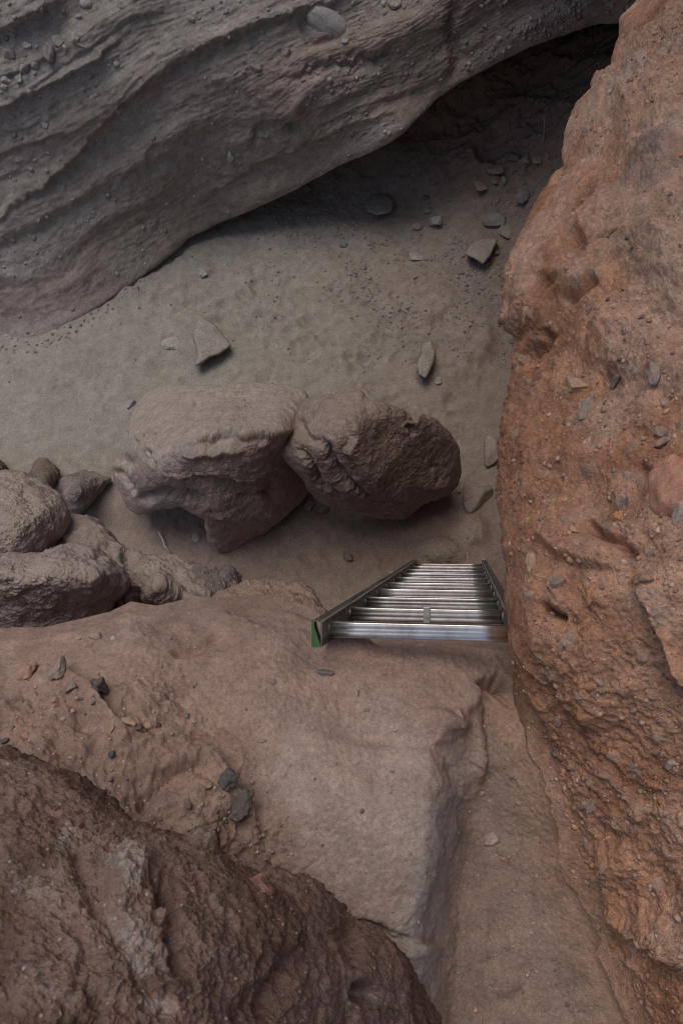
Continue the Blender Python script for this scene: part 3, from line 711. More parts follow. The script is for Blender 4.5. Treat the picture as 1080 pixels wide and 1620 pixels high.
B4, _o = boulder('boulder', [(-110, 895), (-50, 884), (0, 880), (60, 877), (112, 862), (150, 868), (180, 890), (203, 912), (204, 932), (180, 952), (172, 985), (150, 1012), (60, 1040), (-60, 1045), (-110, 1000)],
        [(0, 880, 2.12), (110, 866, 2.15), (180, 895, 2.12), (0, 896, 1.98), (100, 886, 1.98), (165, 905, 2.0), (0, 950, 2.03), (100, 950, 2.02), (165, 950, 2.09), (0, 1010, 2.13), (100, 1010, 2.13), (150, 1000, 2.18), (-100, 950, 2.1)],
        'broad dark-faced boulder wedged behind the sandy ledge, carrying the rounded one', M_ROUGH, (.31, .255, .23), (.25, .20, .175), .45, .04, (50, 950), 420, 240, 53, (.010, .005, .007, .002),
        [G([(150, 870), (170, 900), (165, 940)], .012, 8, 5), G([(30, 950), (60, 930), (90, 920)], .012, 8, 4)], dust=(.40, .335, .295), p=6)
B5, _o = boulder('boulder', [(84, 850), (100, 828), (118, 820), (146, 823), (168, 845), (192, 868), (232, 884), (262, 886), (290, 893), (318, 898), (338, 912), (346, 940), (345, 965), (300, 985), (240, 1000), (190, 1010), (165, 985), (150, 930), (110, 880)],
        [(110, 830, 2.55), (150, 830, 2.52), (190, 875, 2.45), (260, 895, 2.42), (330, 910, 2.45), (130, 860, 2.42), (180, 910, 2.28), (250, 925, 2.24), (320, 935, 2.28), (200, 970, 2.36), (280, 965, 2.36), (240, 990, 2.45)],
        'lumpy grey-brown boulder tapering towards the ladder, behind the ledge', M_ROUGH, rb, (.285, .22, .19), .35, .07, (215, 930), 420, 240, 63, (.016, .009, .008, .003),
        [G([(175, 985), (180, 955), (200, 935), (205, 920)], .035, 9, 3), G([(225, 985), (215, 950), (225, 925), (250, 915)], .03, 9, 4), G([(190, 880), (215, 898), (250, 905)], .03, 7, 4),
         G([(270, 900), (285, 925), (320, 950)], .02, 7, 4)], dust=(.37, .30, .26))
B6, _o = boulder('boulder', [(312, 905), (336, 900), (362, 908), (374, 930), (370, 952), (352, 968), (330, 960), (316, 935)],
        [(340, 905, 2.42), (340, 930, 2.34), (360, 930, 2.37), (345, 955, 2.38)],
        'small jagged dark rock at the tip of the lumpy boulder', M_ROUGH, (.24, .195, .175), (.20, .16, .145), .14, .06, (343, 932), 200, 110, 73, (.012, .02, .008, .004), cat='rock')
B7, _o = boulder('boulder', [(-400, 1120), (-150, 1150), (0, 1192), (60, 1214), (110, 1236), (160, 1266), (205, 1300), (252, 1326), (292, 1342), (318, 1340), (336, 1350), (356, 1366), (400, 1378), (452, 1388), (505, 1410), (536, 1436), (548, 1462), (580, 1480),
         (618, 1508), (650, 1560), (684, 1612), (740, 1720), (720, 1900), (300, 2050), (-300, 1950), (-500, 1500)],
        [(-150, 1160, 1.12), (0, 1196, 1.12), (110, 1240, 1.10), (205, 1302, 1.08), (292, 1345, 1.06), (400, 1382, 1.07), (505, 1414, 1.12), (545, 1465, 1.18), (620, 1512, 1.24), (684, 1615, 1.28),
         (0, 1270, .98), (120, 1330, .94), (230, 1370, .92), (0, 1400, .82), (150, 1430, .80), (330, 1430, .90), (450, 1460, .96), (560, 1540, 1.08), (620, 1600, 1.18),
         (0, 1560, .70), (200, 1560, .74), (380, 1560, .84), (500, 1620, .96), (150, 1800, .62), (450, 1800, .8), (700, 1850, 1.2), (-300, 1500, .75), (-200, 1800, .6)],
        'big dark brown boulder sloping close beneath the viewer, with pale and orange patches', M_ROUGH, (.262, .175, .145), (.155, .095, .075), .35, .05, (180, 1560), 900, 420, 83, (.010, .0035, .0045, .0016),
        [ST([(-60, 1255), (60, 1290), (150, 1330), (240, 1365), (330, 1385), (420, 1400)], .02, 9, 120, 8, 1), G([(95, 1330), (130, 1400), (160, 1450), (190, 1510), (230, 1600)], .012, 16, 8),
         G([(270, 1560), (262, 1490), (250, 1440), (240, 1410)], .022, 12, 8), G([(530, 1450), (545, 1500), (560, 1560), (560, 1620)], .010, 14, 8), G([(400, 1620), (420, 1560), (460, 1500)], .018, 16, 8),
         BL(195, 1405, 26, 30, .022, 20, 4), BL(250, 1468, 16, 9, .014, 15, 4), BL(320, 1346, 20, 10, .02, 10, 3), BL(565, 1570, 18, 14, -.05, 0, 3), BL(190, 1540, 40, 18, .01, 55, 2), BL(410, 1425, 24, 12, .012, 40, 3),
         ST([(540, 1450), (562, 1510), (556, 1580), (540, 1640)], .010, 6, 60, 6, -1), lambda X, Y, P: .0045 * ridged(P, 42, 3, .65, 77) + .006 * np.maximum(0, .45 - worley(P, 46, 6)[0])], p=5, smooth_out=5)

boulder('rock', [(322, 972), (350, 946), (376, 936), (400, 930), (428, 934), (452, 928), (478, 936), (496, 952), (508, 985), (500, 1010), (430, 1015), (370, 1000)],
        [(360, 960, 1.98), (400, 936, 2.02), (450, 934, 2.02), (490, 950, 1.98), (400, 965, 1.90), (450, 970, 1.86), (490, 985, 1.80), (430, 1010, 1.80)],
        'low crumbling reddish rock hump at the ledge edge, left of the ladder top', M_LEDGE, (.30, .205, .16), (.25, .165, .13), .3, .06, (430, 970), 300, 160, 131, (.016, .016, .008, .003), cat='rock', dust=(.29, .20, .155))
boulder('rock', [(632, 884), (648, 866), (676, 851), (704, 850), (728, 860), (750, 878), (764, 896), (720, 905), (680, 906), (640, 900)],
        [(640, 890, 4.36), (676, 856, 4.36), (720, 862, 4.34), (690, 880, 4.30), (750, 890, 4.33), (690, 902, 4.36)],
        'low dusty rounded rock just behind the far end of the ladder', M_BOULDER, (.28, .215, .18), (.26, .20, .17), .2, .06, (695, 882), 240, 130, 141, (.010, .006, .004, .002), cat='rock', dust=(.30, .24, .20))
# the pale and orange inclusions on the big dark boulder, flush with it
def recolour(o, sheet, spots):
    PX, PY, P, N = sheet
    a = o.data.color_attributes['tint']; buf = np.zeros(len(o.data.vertices) * 4, np.float32); a.data.foreach_get('color', buf)
    c = buf.reshape(-1, 4); x = PX.ravel(); y = PY.ravel(); Q = P.reshape(-1, 3)
    for (sx_, sy_, rx, ry, rot, colr, k) in spots:
        m = (np.abs(x - sx_) < 3 * max(rx, ry)) & (np.abs(y - sy_) < 3 * max(rx, ry))
        if not m.any(): continue
        jit = fbm(Q[m], 40, 3, .6, 7)
        w = blob(x[m] + jit * rx * .5, y[m] + jit * ry * .5, sx_, sy_, rx, ry, 1.0, rot, 5) * k * np.clip(1 + .9 * fbm(Q[m], 90, 3, .6, 9), 0, 1.3)
        w = np.clip(w * (.35 + .65 * sstep(-.25, .2, fbm(Q[m], 70, 4, .7, 12))), 0, 1)[:, None]
        c[m, :3] = c[m, :3] * (1 - w) + np.array(colr) * w
    a.data.foreach_set('color', c.ravel())
palec = (.43, .38, .34)
recolour(_o, B7, [(192, 1400, 22, 36, -25, palec, .85), (210, 1510, 26, 60, -30, palec, .55), (60, 1420, 50, 30, 30, (.36, .29, .26), .6), (100, 1360, 18, 24, 0, palec, .5),
                  (252, 1466, 17, 8, 15, (.50, .27, .17), .95), (400, 1425, 20, 12, 40, (.42, .23, .17), .8), (232, 1600, 22, 16, 0, palec, .8), (545, 1560, 10, 34, 10, palec, .8),
                  (560, 1440, 6, 18, 0, palec, .5), (30, 1460, 10, 8, 0, (.45, .27, .17), .7), (585, 1580, 26, 12, 10, palec, .6), (310, 1345, 24, 8, 20, palec, .5), (60, 1560, 60, 20, 40, (.34, .28, .26), .5), (330, 1480, 40, 60, 20, (.30, .215, .185), .5)])

# small boulders and rocks of the lower floor, by the long boulder
ROCKS = [  # outline, label, col
    ([(-40, 720), (-10, 724), (8, 738), (10, 760), (-20, 775), (-45, 760)], 'dark reddish rock showing behind the perched rounded boulder', (.22, .15, .13)),
    ([(48, 760), (60, 732), (72, 730), (86, 744), (92, 768), (78, 790), (56, 786)], 'upright pointed dark rock on the sand behind the perched boulder', (.235, .175, .15)),
    ([(78, 772), (100, 758), (130, 748), (160, 750), (178, 756), (165, 768), (150, 786), (128, 806), (116, 816), (98, 800), (84, 788)], 'long low grey-brown rock next to the overhanging end of the long boulder', (.265, .22, .195)),
]
for k, (ol, lab, colr) in enumerate(ROCKS):
    O = np.array(ol, float); c0 = O.mean(0)
    dfl = d_at_z(c0[0], c0[1], .12)
    ct = [(x, y, float(d_at_z(x, y, .10))) for x, y in ol[::2]] + [(c0[0], c0[1], float(dfl) - .22)]
    boulder('rock', ol, ct, lab, M_BOULDER, colr, tuple(v * .85 for v in colr), .2, .08, None, 160, 90, 100 + 9 * k, (.012, .016, .006, .003), cat='rock', smooth_out=2)

# ------------------------------------------------------------------ loose stones
gy_, bl_, pk_, dk_, br_ = (.30, .28, .265), (.25, .265, .27), (.36, .275, .235), (.15, .135, .13), (.29, .215, .175)
or_ = (.46, .27, .17); pl_ = (.48, .43, .39)
FL = [
    (688, 354, 22, 15, (.33, .335, .335), 'small clean blue-grey stone on the gravel, beside a smaller tan chip', 10, .8, .15, .7),
    (656, 362, 18, 14, (.34, .30, .27), 'small tan chip on the gravel, just left of the clean blue-grey stone', -20, .6, .2, .9),
    (545, 389, 14, 8, (.16, .19, .20), 'tiny dark teal pebble alone on the open sand', 0, .7, .2, .5),
    (677, 334, 13, 9, gy_, 'small dull pebble directly above the clean blue-grey stone', 0, .6, .2, .7),
    (674, 315, 11, 8, dk_, 'small dark red-brown pebble in the gravel near the large rounded stone', 20, .6, .2, .7),
    (757, 297, 19, 20, (.42, .33, .27), 'blocky light tan stone with a shaded side, below a cracked pink slab', 15, .9, .15, .95),
    (784, 275, 30, 17, pk_, 'cracked flat pink slab on the slope at the edge of the dark undercut', 5, .45, .15, .9),
    (796, 287, 14, 12, gy_, 'small pale fragment at the lower corner of the cracked pink slab', 30, .6, .2, .9),
    (781, 287, 9, 9, gy_, 'tiny pale fragment tucked under the cracked pink slab', 30, .6, .2, .9),
    (811, 252, 22, 13, dk_, 'dark flat stone, first of three in a row near the orange cliff', 0, .6, .2, .8),
    (830, 254, 17, 11, (.30, .25, .22), 'dull stone between the dark one and the tan one near the cliff', 0, .5, .25, .7),
    (850, 256, 20, 14, pk_, 'tan stone of a row of three, touching the orange cliff edge', -10, .5, .2, .8),
    (783, 353, 42, 17, (.205, .20, .195), 'long dark grey stone above a tilted pink slab', -3, .6, .2, .8),
    (826, 319, 26, 15, (.22, .21, .205), 'dark grey stone half hidden by the orange cliff', 20, .7, .15, .9),
    (803, 366, 28, 22, (.32, .27, .24), 'flat dusty slab beside the long dark grey stone', 20, .3, .2, .9),
    (786, 400, 12, 9, dk_, 'small dark pebble in the shade of the tilted pink slab', 0, .6, .2, .8),
    (658, 406, 24, 15, (.36, .33, .30), 'pale dusty stone half buried above the sand-covered slab', 10, .35, .4, .6),
    (322, 436, 15, 19, (.35, .345, .335), 'small pale grey chip on the sand at the foot of the grey cliff', 15, .5, .15, .95),
    (272, 543, 36, 24, (.40, .37, .335), 'pale rounded stone almost buried beside the angular grey slab', 5, .35, .45, .5),
    (692, 604, 13, 11, gy_, 'small grey pebble at the foot of the upright dark stone', 20, .6, .2, .8),
    (487, 299, 20, 11, (.28, .25, .23), 'flat stone in the shadow right under the cliff lip', -10, .5, .2, .8),
    (416, 330, 13, 10, (.25, .225, .205), 'small stone under the cliff lip, lowest along the cliff foot', 0, .6, .2, .8),
    (436, 353, 10, 8, (.33, .30, .27), 'small pale pebble on the sand below the cliff lip', 0, .6, .2, .8),
    (551, 881, 15, 19, (.16, .125, .11), 'small dark rounded stone alone on the shaded sand left of the ladder', 20, .7, .2, .6),
    (752, 788, 54, 58, (.27, .215, .185), 'dusty block half buried between the round boulder and the orange cliff', 5, .6, .35, .8),
    (775, 712, 34, 52, (.27, .22, .19), 'dusty rounded stone against the orange cliff, behind the half buried block', 0, .6, .35, .6),
    (489, 799, 18, 20, (.28, .21, .175), 'small rounded stone wedged in the gap under the two boulders', 0, .8, .25, .5),
    (512, 806, 22, 16, (.25, .18, .15), 'reddish stone under the belly of the round boulder', 0, .7, .25, .6),
    (207, 640, 16, 16, (.33, .34, .345), 'small blue-grey stone leaning on the left end of the long boulder', 0, .6, .25, .9),
    (242, 880, 12, 8, (.20, .17, .15), 'small dark stone in the hollow below the long boulder', 0, .6, .2, .8),
    (310, 852, 16, 14, (.36, .34, .32), 'pale dusty pebble in the hollow under the long boulder', 0, .4, .4, .6),
]
for k, (px_, py_, w_, h_, c_, lab, sp, tall, sink, ang) in enumerate(FL):
    stone('stone', FLOOR, px_, py_, w_, h_, c_, lab, 'stone', sp, tall, sink, ang, 200 + k, up=(0, 0, 1))
SLABS = [
    ([(317, 500), (342, 516), (366, 546), (347, 560), (332, 564), (318, 574), (309, 580), (314, 560), (306, 530)], .07, gy_, 'angular grey slab with a dark undercut edge lying on the open sand'),
    ([(744, 388), (762, 379), (787, 378), (776, 402), (764, 418), (752, 410), (736, 402)], .09, (.34, .265, .225), 'angular tilted pink slab with a sharp shaded edge'),
    ([(667, 545), (681, 540), (688, 556), (685, 576), (673, 599), (662, 594), (660, 575), (666, 560)], .09, (.215, .195, .18), 'upright dark narrow stone standing in the sand'),
    ([(577, 318), (592, 308), (612, 307), (624, 318), (620, 336), (596, 341), (580, 334)], .05, (.30, .28, .26), 'large rounded grey stone half sunk in the gravel under the dark overhang'),
]
for k, (ol, hh, colr, lab) in enumerate(SLABS):
    O = np.array(ol, float); c0 = O.mean(0); z0_ = nearest(FLOOR, *c0)[0][2]
    tilt = (O[:, 1] - c0[1]) / 60 * .02
    ct = [(x, y, float(d_at_z(x, y, z0_ + hh + tl_))) for (x, y), tl_ in zip(ol, tilt)] + [(c0[0], c0[1], float(d_at_z(c0[0], c0[1], z0_ + hh + .012)))]
    boulder('stone', ol, ct, lab, M_BOULDER, colr, tuple(v * .9 for v in colr), .10, .03, None, 140, 70, 160 + 9 * k, (.004, .003, .003, .0015), cat='stone', smooth_out=1, p=6, dust=(.36, .32, .28))
LD = [
    (515, 1066, 38, 14, (.17, .16, .155), 'flat dark grey stone in the sand below the ladder top', 3, .6, .35, .8),
    (566, 1096, 7, 15, (.33, .17, .12), 'narrow red sliver upright in the sand of the ledge', 5, .8, .3, .8),
    (48, 1070, 38, 22, (.42, .25, .17), 'orange-brown stone on the left of the ledge', -8, .6, .35, .6),
    (100, 1082, 36, 26, (.27, .235, .215), 'dusty grey stone between the orange-brown stone and the dark one', 15, .6, .35, .6),
    (153, 1108, 40, 30, (.16, .13, .12), 'dark cracked rock with a lit flat top on the ledge', 15, .7, .25, .9),
    (120, 1112, 24, 12, (.24, .20, .18), 'small grey crumbling stone next to the dark cracked rock', 15, .6, .3, .9),
    (199, 1167, 26, 15, (.52, .35, .26), 'pale pink stone in the row of broken stones on the ledge', 8, .7, .2, .9),
    (234, 1167, 20, 13, (.45, .28, .18), 'light orange stone right of the pale pink one', -10, .7, .25, .7),
    (249, 1167, 12, 15, (.34, .24, .19), 'upright brown chip at the end of the row of broken stones', 0, .8, .2, .9),
    (218, 1176, 26, 13, (.15, .115, .10), 'dark crumbly lump under the pale pink and light orange stones', 0, .6, .3, .9),
    (175, 1172, 22, 9, (.40, .22, .15), 'thin orange flake left of the pale pink stone', 12, .4, .3, .9),
    (42, 1171, 17, 9, (.48, .25, .17), 'small bright orange pebble near the left border of the ledge', 10, .6, .25, .6),
    (8, 1179, 16, 9, (.12, .12, .115), 'small dark pebble at the far left of the ledge', 0, .6, .25, .7),
    (175, 1211, 12, 10, (.085, .095, .08), 'round greenish black pebble on the brown mound', 0, .9, .25, .3),
    (313, 1250, 24, 26, (.36, .23, .17), 'reddish brown stone on the mound beside the black crust', 35, .6, .25, .8),
    (286, 1281, 14, 20, (.17, .14, .125), 'small dark lump on the mound below the reddish brown stone', 20, .6, .35, .8),
    (348, 1242, 38, 34, (.10, .092, .088), 'upper piece of rough black crust on the mound edge', 40, .55, .35, .6),
    (374, 1277, 40, 58, (.105, .095, .09), 'lower larger piece of rough black crust on the mound edge', -25, .5, .35, .6),
    (456, 1187, 13, 8, (.47, .46, .43), 'small whitish pebble on the smooth top of the block', 0, .6, .3, .7),
    (414, 1174, 17, 8, (.34, .27, .22), 'low sandy stone left of the small whitish pebble', 0, .5, .35, .7),
    (427, 1187, 7, 5, (.45, .40, .36), 'tiny pale pebble between the sandy stone and the whitish pebble', 0, .6, .3, .7),
    (176, 1009, 11, 6, (.60, .57, .53), 'small white pebble on the ledge under the dark-faced boulder', 0, .7, .2, .8),
    (152, 1007, 20, 12, (.42, .30, .23), 'tan stone next to the white pebble', 0, .7, .25, .7),
    (297, 1134, 11, 7, (.17, .16, .15), 'small dark pebble on the smooth sand of the ledge', 0, .6, .25, .7),
    (775, 1325, 29, 26, (.40, .31, .265), 'flat angular stone lying in the trodden corridor', 20, .45, .2, 1.0),
    (762, 1256, 9, 10, (.38, .27, .21), 'little chip in the corridor, beyond the flat angular stone', 0, .6, .2, .9),
    (432, 1079, 20, 9, (.36, .28, .24), 'low dusty stone left of the flat dark grey stone', 0, .5, .4, .6),
    (580, 1120, 12, 6, (.20, .165, .145), 'small dark sliver of stone on the ledge under the ladder', 0, .5, .3, .8),
    (722, 1128, 22, 14, (.36, .235, .185), 'pinkish stone on the rim above the corridor', 15, .6, .35, .7),
    (530, 1212, 9, 6, (.28, .24, .22), 'small grey pebble on top of the worn block', 0, .6, .3, .7),
]
for k, (px_, py_, w_, h_, c_, lab, sp, tall, sink, ang) in enumerate(LD):
    stone('stone', LEDGE, px_, py_, w_, h_, c_, lab, 'stone', sp, tall, sink, ang, 300 + k, lump=.42 if max(c_) < .17 and w_ > 14 else .18)

# cobbles set in the cliffs move with them: parts
LC = [(518, 33, 84, 40, (.30, .275, .25), 'smooth oval grey cobble with a pale streak', -28, .55, .42, .25), (135, 3, 20, 14, pl_, None, 0, .8, .4, .3), (78, 80, 22, 38, (.20, .16, .145), 'dark pointed flake', 20, .6, .3, 1.0),
      (92, 63, 18, 16, (.34, .31, .29), None, 30, .8, .35, .8), (120, 62, 15, 17, (.40, .36, .30), None, 0, .8, .3, .7), (43, 72, 16, 10, (.48, .43, .37), None, 0, .9, .3, .5), (16, 88, 20, 16, (.25, .23, .22), None, 0, .8, .3, .9),
      (38, 108, 17, 15, (.28, .26, .25), None, 0, .8, .3, .8), (12, 125, 22, 11, (.40, .38, .36), None, -20, .8, .3, .8), (10, 136, 12, 9, (.45, .39, .33), None, 0, .8, .3, .5), (57, 103, 15, 14, (.36, .33, .31), None, 0, .8, .3, .6),
      (32, 122, 14, 14, (.26, .25, .24), None, 0, .8, .3, .9), (125, 70, 28, 5, (.38, .35, .31), None, -25, .8, .25, .9), (302, 30, 16, 8, (.34, .31, .28), None, -20, .7, .3, .6), (185, 100, 12, 11, (.38, .35, .33), None, 0, .8, .35, .4),
      (365, 245, 16, 18, (.36, .35, .34), 'pale blocky cobble', 15, .7, .3, .9), (72, 196, 12, 9, (.38, .36, .34), None, 0, .8, .3, .6), (187, 172, 20, 12, (.33, .27, .25), None, 0, .7, .3, .7), (457, 22, 16, 10, (.40, .36, .32), None, 0, .7, .3, .7),
      (545, 64, 14, 8, (.40, .35, .31), None, 0, .8, .3, .7), (452, 80, 18, 12, (.38, .26, .22), None, -20, .7, .3, .9), (405, 105, 22, 12, (.33, .28, .25), None, -20, .8, .3, .9), (490, 110, 9, 7, (.30, .27, .25), None, 0, .8, .3, .6), (625, 5, 26, 16, (.35, .29, .24), None, -20, .8, .3, .8)]
for k, (px_, py_, w_, h_, c_, lab, sp, tall, sink, ang) in enumerate(LC):
    stone('cobble', LEFT, px_, py_, w_, h_, c_, lab, None, sp, tall, sink, ang, 400 + k, parent=cliff_left, colour2=(.42, .40, .38) if k == 0 else None)
RCB = [(1062, 775, 96, 64, (.45, .22, .155), 'big rounded pink-orange cobble', -12, .7, .4, .3), (1076, 820, 26, 30, (.42, .40, .35), 'pale round cobble', 0, .8, .35, .3), (853, 900, 22, 26, (.40, .29, .20), 'round tan cobble', 0, .8, .35, .3),
       (938, 648, 24, 52, (.27, .245, .23), 'long grey wedge', -25, .8, .3, .9), (916, 614, 34, 24, (.46, .34, .23), 'yellowish broken cobble', 20, .7, .35, .8), (992, 806, 16, 42, (.15, .13, .125), 'narrow dark sliver', -12, .7, .35, .8),
       (986, 824, 20, 13, (.50, .24, .12), 'bright orange pebble', 0, .7, .3, .5), (1044, 924, 30, 22, (.24, .15, .115), 'dark brown cobble', 25, .7, .35, .8), (903, 411, 24, 17, (.31, .235, .215), 'mauve rounded pebble', 0, .9, .3, .4),
       (1050, 690, 30, 22, (.27, .21, .19), None, 0, .8, .35, .7), (1048, 705, 34, 14, (.22, .18, .165), None, -10, .7, .3, .9), (1050, 610, 28, 22, (.27, .24, .22), None, 0, .8, .35, .5), (975, 610, 20, 24, (.22, .19, .18), None, 0, .7, .3, .8),
       (1000, 390, 14, 12, (.50, .36, .25), None, 0, .8, .3, .7), (983, 188, 8, 7, (.66, .58, .45), 'tiny white pebble', 0, .9, .3, .4), (896, 935, 30, 20, (.24, .19, .17), None, 15, .7, .35, .9), (951, 951, 12, 14, (.50, .23, .12), None, 0, .8, .3, .5),
       (963, 975, 9, 9, (.55, .28, .14), None, 0, .8, .3, .5), (922, 850, 16, 18, (.50, .34, .24), None, 0, .8, .3, .9), (976, 385, 24, 20, (.36, .23, .16), None, 0, .8, .35, .4), (950, 405, 16, 12, (.42, .32, .26), None, 0, .8, .3, .6),
       (882, 1190, 12, 16, (.17, .13, .12), None, 0, .8, .3, .7), (890, 1132, 14, 16, (.22, .16, .14), None, 0, .8, .3, .4), (1005, 1120, 14, 12, (.13, .10, .09), None, 0, .8, .3, .7), (942, 1275, 14, 16, (.22, .18, .165), None, 0, .8, .3, .5),
       (1060, 1208, 12, 14, (.30, .30, .29), None, 0, .8, .3, .5), (958, 1165, 12, 12, (.50, .33, .24), None, 0, .8, .3, .7), (1046, 1475, 16, 12, (.46, .33, .25), None, 0, .8, .3, .6), (944, 1465, 14, 14, (.14, .11, .10), None, 20, .7, .3, .8),
       (942, 500, 14, 12, (.24, .19, .17), None, 0, .8, .3, .6), (1005, 545, 12, 12, (.20, .17, .16), None, 0, .8, .3, .6), (838, 503, 18, 16, (.44, .26, .19), None, 0, .8, .3, .8)]
for k, (px_, py_, w_, h_, c_, lab, sp, tall, sink, ang) in enumerate(RCB):
    stone('cobble', RIGHT, px_, py_, w_, h_, c_, lab, None, sp, tall, sink, ang, 500 + k, parent=cliff_right, lump=.14)

tag(scatter('embedded_grit', RIGHT, RIGHT_W, 3200, .0012, .0085, [(.48, .33, .23), (.46, .27, .17), (.30, .21, .17), (.50, .37, .28), (.22, .16, .14), (.44, .31, .24), (.48, .23, .12), (.40, .24, .16)], M_STONE, .55, 1, cliff_right, 4.5), kind='stuff')
tag(scatter('embedded_grit', LEFT, LEFT_W, 1100, .004, .022, [(.34, .32, .30), (.30, .27, .25), (.38, .35, .32), (.27, .23, .21)], M_STONE, .45, 2, cliff_left, 3.2), kind='stuff')
vis_floor = ((PXf > -30) & (PXf < 1000) & (PYf > 20) & (PYf < 1000)).astype(float)
tag(scatter('gravel', FLOOR, vis_floor * (.03 + 2 * gravel_zone + 1.6 * np.exp(-((PYf - np.interp(PXf, lip[:, 0], lip[:, 1]) - 6) / 12) ** 2)), 10000, .0022, .013, [(.28, .265, .245), (.33, .30, .275), (.25, .23, .215), (.36, .315, .28), (.30, .25, .215)], M_STONE, .3, 3, None, 4.0),
    'fine grey gravel strewn over the sand below the dark overhang', 'gravel', kind='stuff')
tag(scatter('grit', LEDGE, LEDGE_W * (.35 + .6 * LEDGE_K) + 2.2 * LEDGE_R, 2600, .0009, .0055, [(.40, .32, .27), (.30, .23, .19), (.48, .40, .34), (.22, .17, .15), (.44, .29, .21)], M_STONE, .3, 4, None, 4.5),
    'coarse reddish grit sprinkled over the sandy ledge and corridor', 'grit', kind='stuff')

# ------------------------------------------------------------------ dry plant bits
def tube(name, pts, r0, r1, mat_, nseg=8):
    pts = np.array(pts, float); n = len(pts); V = []; Fq = []
    for i in range(n):
        d = pts[min(i + 1, n - 1)] - pts[max(i - 1, 0)]; d /= np.linalg.norm(d)
        R = frame_from(d, 0); r = r0 + (r1 - r0) * i / (n - 1)
        for k in range(nseg):
            a = 2 * math.pi * k / nseg; V.append(pts[i] + r * (math.cos(a) * R[:, 0] + math.sin(a) * R[:, 1]))
    V = np.array(V); Fq = quads_of(n, nseg, True)
    return link_mesh(name, V, Fq, mat_, np.ones((len(V), 3)) * np.array([.46, .42, .36]), None, [list(range(nseg))[::-1], list(range((n - 1) * nseg, n * nseg))])

M_TWIG = rock_mat('dry twig', grit=.0003, mid=.0006, mid_scale=200, grit_scale=700, speck=.1, rough=.7)
def on_floor(px_, py_, h): return nearest(FLOOR, px_, py_)[0] + np.array([0, 0, h])
tag(tube('twig', [on_floor(254, 845, .03), on_floor(258, 856, .035), on_floor(262, 866, .025), on_floor(271, 876, .015)], .007, .004, M_TWIG), 'pale dry twig on the shaded sand below the long boulder', 'twig')
tag(tube('straw', [on_floor(860, 228, .0), on_floor(858, 222, .04), on_floor(855, 214, .10), on_floor(852, 206, .16)], .003, .002, M_TWIG), 'thin dry straw standing on the dark slope near the orange cliff', 'straw')
M_ROOT = rock_mat('dry root', grit=.0003, mid=.0006, mid_scale=200, grit_scale=700, speck=.1, rough=.8)
ro = tube('root', [on_floor(630, 226, .02), on_floor(643, 231, .06), on_floor(655, 236, .05), on_floor(668, 234, .06), on_floor(682, 243, .02)], .012, .005, M_ROOT)
tag(ro, 'gnarled brown root on the slope in the mouth of the undercut', 'root')
a_ = ro.data.color_attributes['tint']; a_.data.foreach_set('color', np.tile(np.array([.17, .10, .075, 1], np.float32), len(ro.data.vertices)))

# ------------------------------------------------------------------ ladder
def metal(name, base=(.62, .62, .61), rough=.3, stretch=(1, 1, 1), metallic=1.0, dirt=.5):
    m = bpy.data.materials.new(name); m.use_nodes = True
    nt = m.node_tree; b_ = nt.nodes['Principled BSDF']; N = nt.nodes.new; L = nt.links.new
    b_.inputs['Metallic'].default_value = metallic
    tc = N('ShaderNodeTexCoord'); mp = N('ShaderNodeMapping'); mp.inputs['Scale'].default_value = stretch
    L(tc.outputs['Object'], mp.inputs[0])
    n = N('ShaderNodeTexNoise'); n.inputs['Scale'].default_value = 60; n.inputs['Detail'].default_value = 6; L(mp.outputs[0], n.inputs['Vector'])
    n2 = N('ShaderNodeTexNoise'); n2.inputs['Scale'].default_value = 14; n2.inputs['Detail'].default_value = 7; n2.inputs['Roughness'].default_value = .7; L(tc.outputs['Object'], n2.inputs['Vector'])
    r = N('ShaderNodeMapRange'); r.inputs[1].default_value = .3; r.inputs[2].default_value = .7; r.inputs[3].default_value = rough * .65; r.inputs[4].default_value = rough * 1.5
    L(n.outputs[0], r.inputs[0]); L(r.outputs[0], b_.inputs['Roughness'])
    cr_ = N('ShaderNodeValToRGB'); cr_.color_ramp.elements[0].position = .42; cr_.color_ramp.elements[1].position = .68
    cr_.color_ramp.elements[0].color = (*base, 1); cr_.color_ramp.elements[1].color = (.30 * dirt + base[0] * (1 - dirt), .24 * dirt + base[1] * (1 - dirt), .20 * dirt + base[2] * (1 - dirt), 1)
    L(n2.outputs[0], cr_.inputs[0])
    mul = N('ShaderNodeMix'); mul.data_type = 'RGBA'; mul.blend_type = 'MULTIPLY'; mul.inputs[0].default_value = 1
    r2 = N('ShaderNodeMapRange'); r2.inputs[1].default_value = .3; r2.inputs[2].default_value = .7; r2.inputs[3].default_value = .7; r2.inputs[4].default_value = 1.1
    L(n.outputs[0], r2.inputs[0]); L(cr_.outputs[0], mul.inputs[6]); L(r2.outputs[0], mul.inputs[7]); L(mul.outputs[2], b_.inputs['Base Color'])
    bp = N('ShaderNodeBump'); bp.inputs['Distance'].default_value = .0004; bp.inputs['Strength'].default_value = .6; L(n.outputs[0], bp.inputs['Height']); L(bp.outputs[0], b_.inputs['Normal'])
    return m
M_RUNG = metal('worn aluminium rung', (.88, .86, .82), .32, (.03, 2.6, 2.6), 1.0, .6)
M_RAIL = metal('dusty rail with painted dark reflection', (.15, .14, .13), .5, (1.6, 1.6, .06), .7, .6)  # base colour darkened to stand in for the dark reflection in the rails
M_EDGE = metal('bright rail edge', (.72, .72, .71), .3, (1.6, 1.6, .2), 1.0, .5)  # bright edge line, a thin strip along each rail's inner corner
M_CLIP = metal('steel clip', (.42, .415, .41), .45, (1, 1, 1), .9, .4)
M_GREEN = bpy.data.materials.new('green plastic'); M_GREEN.use_nodes = True
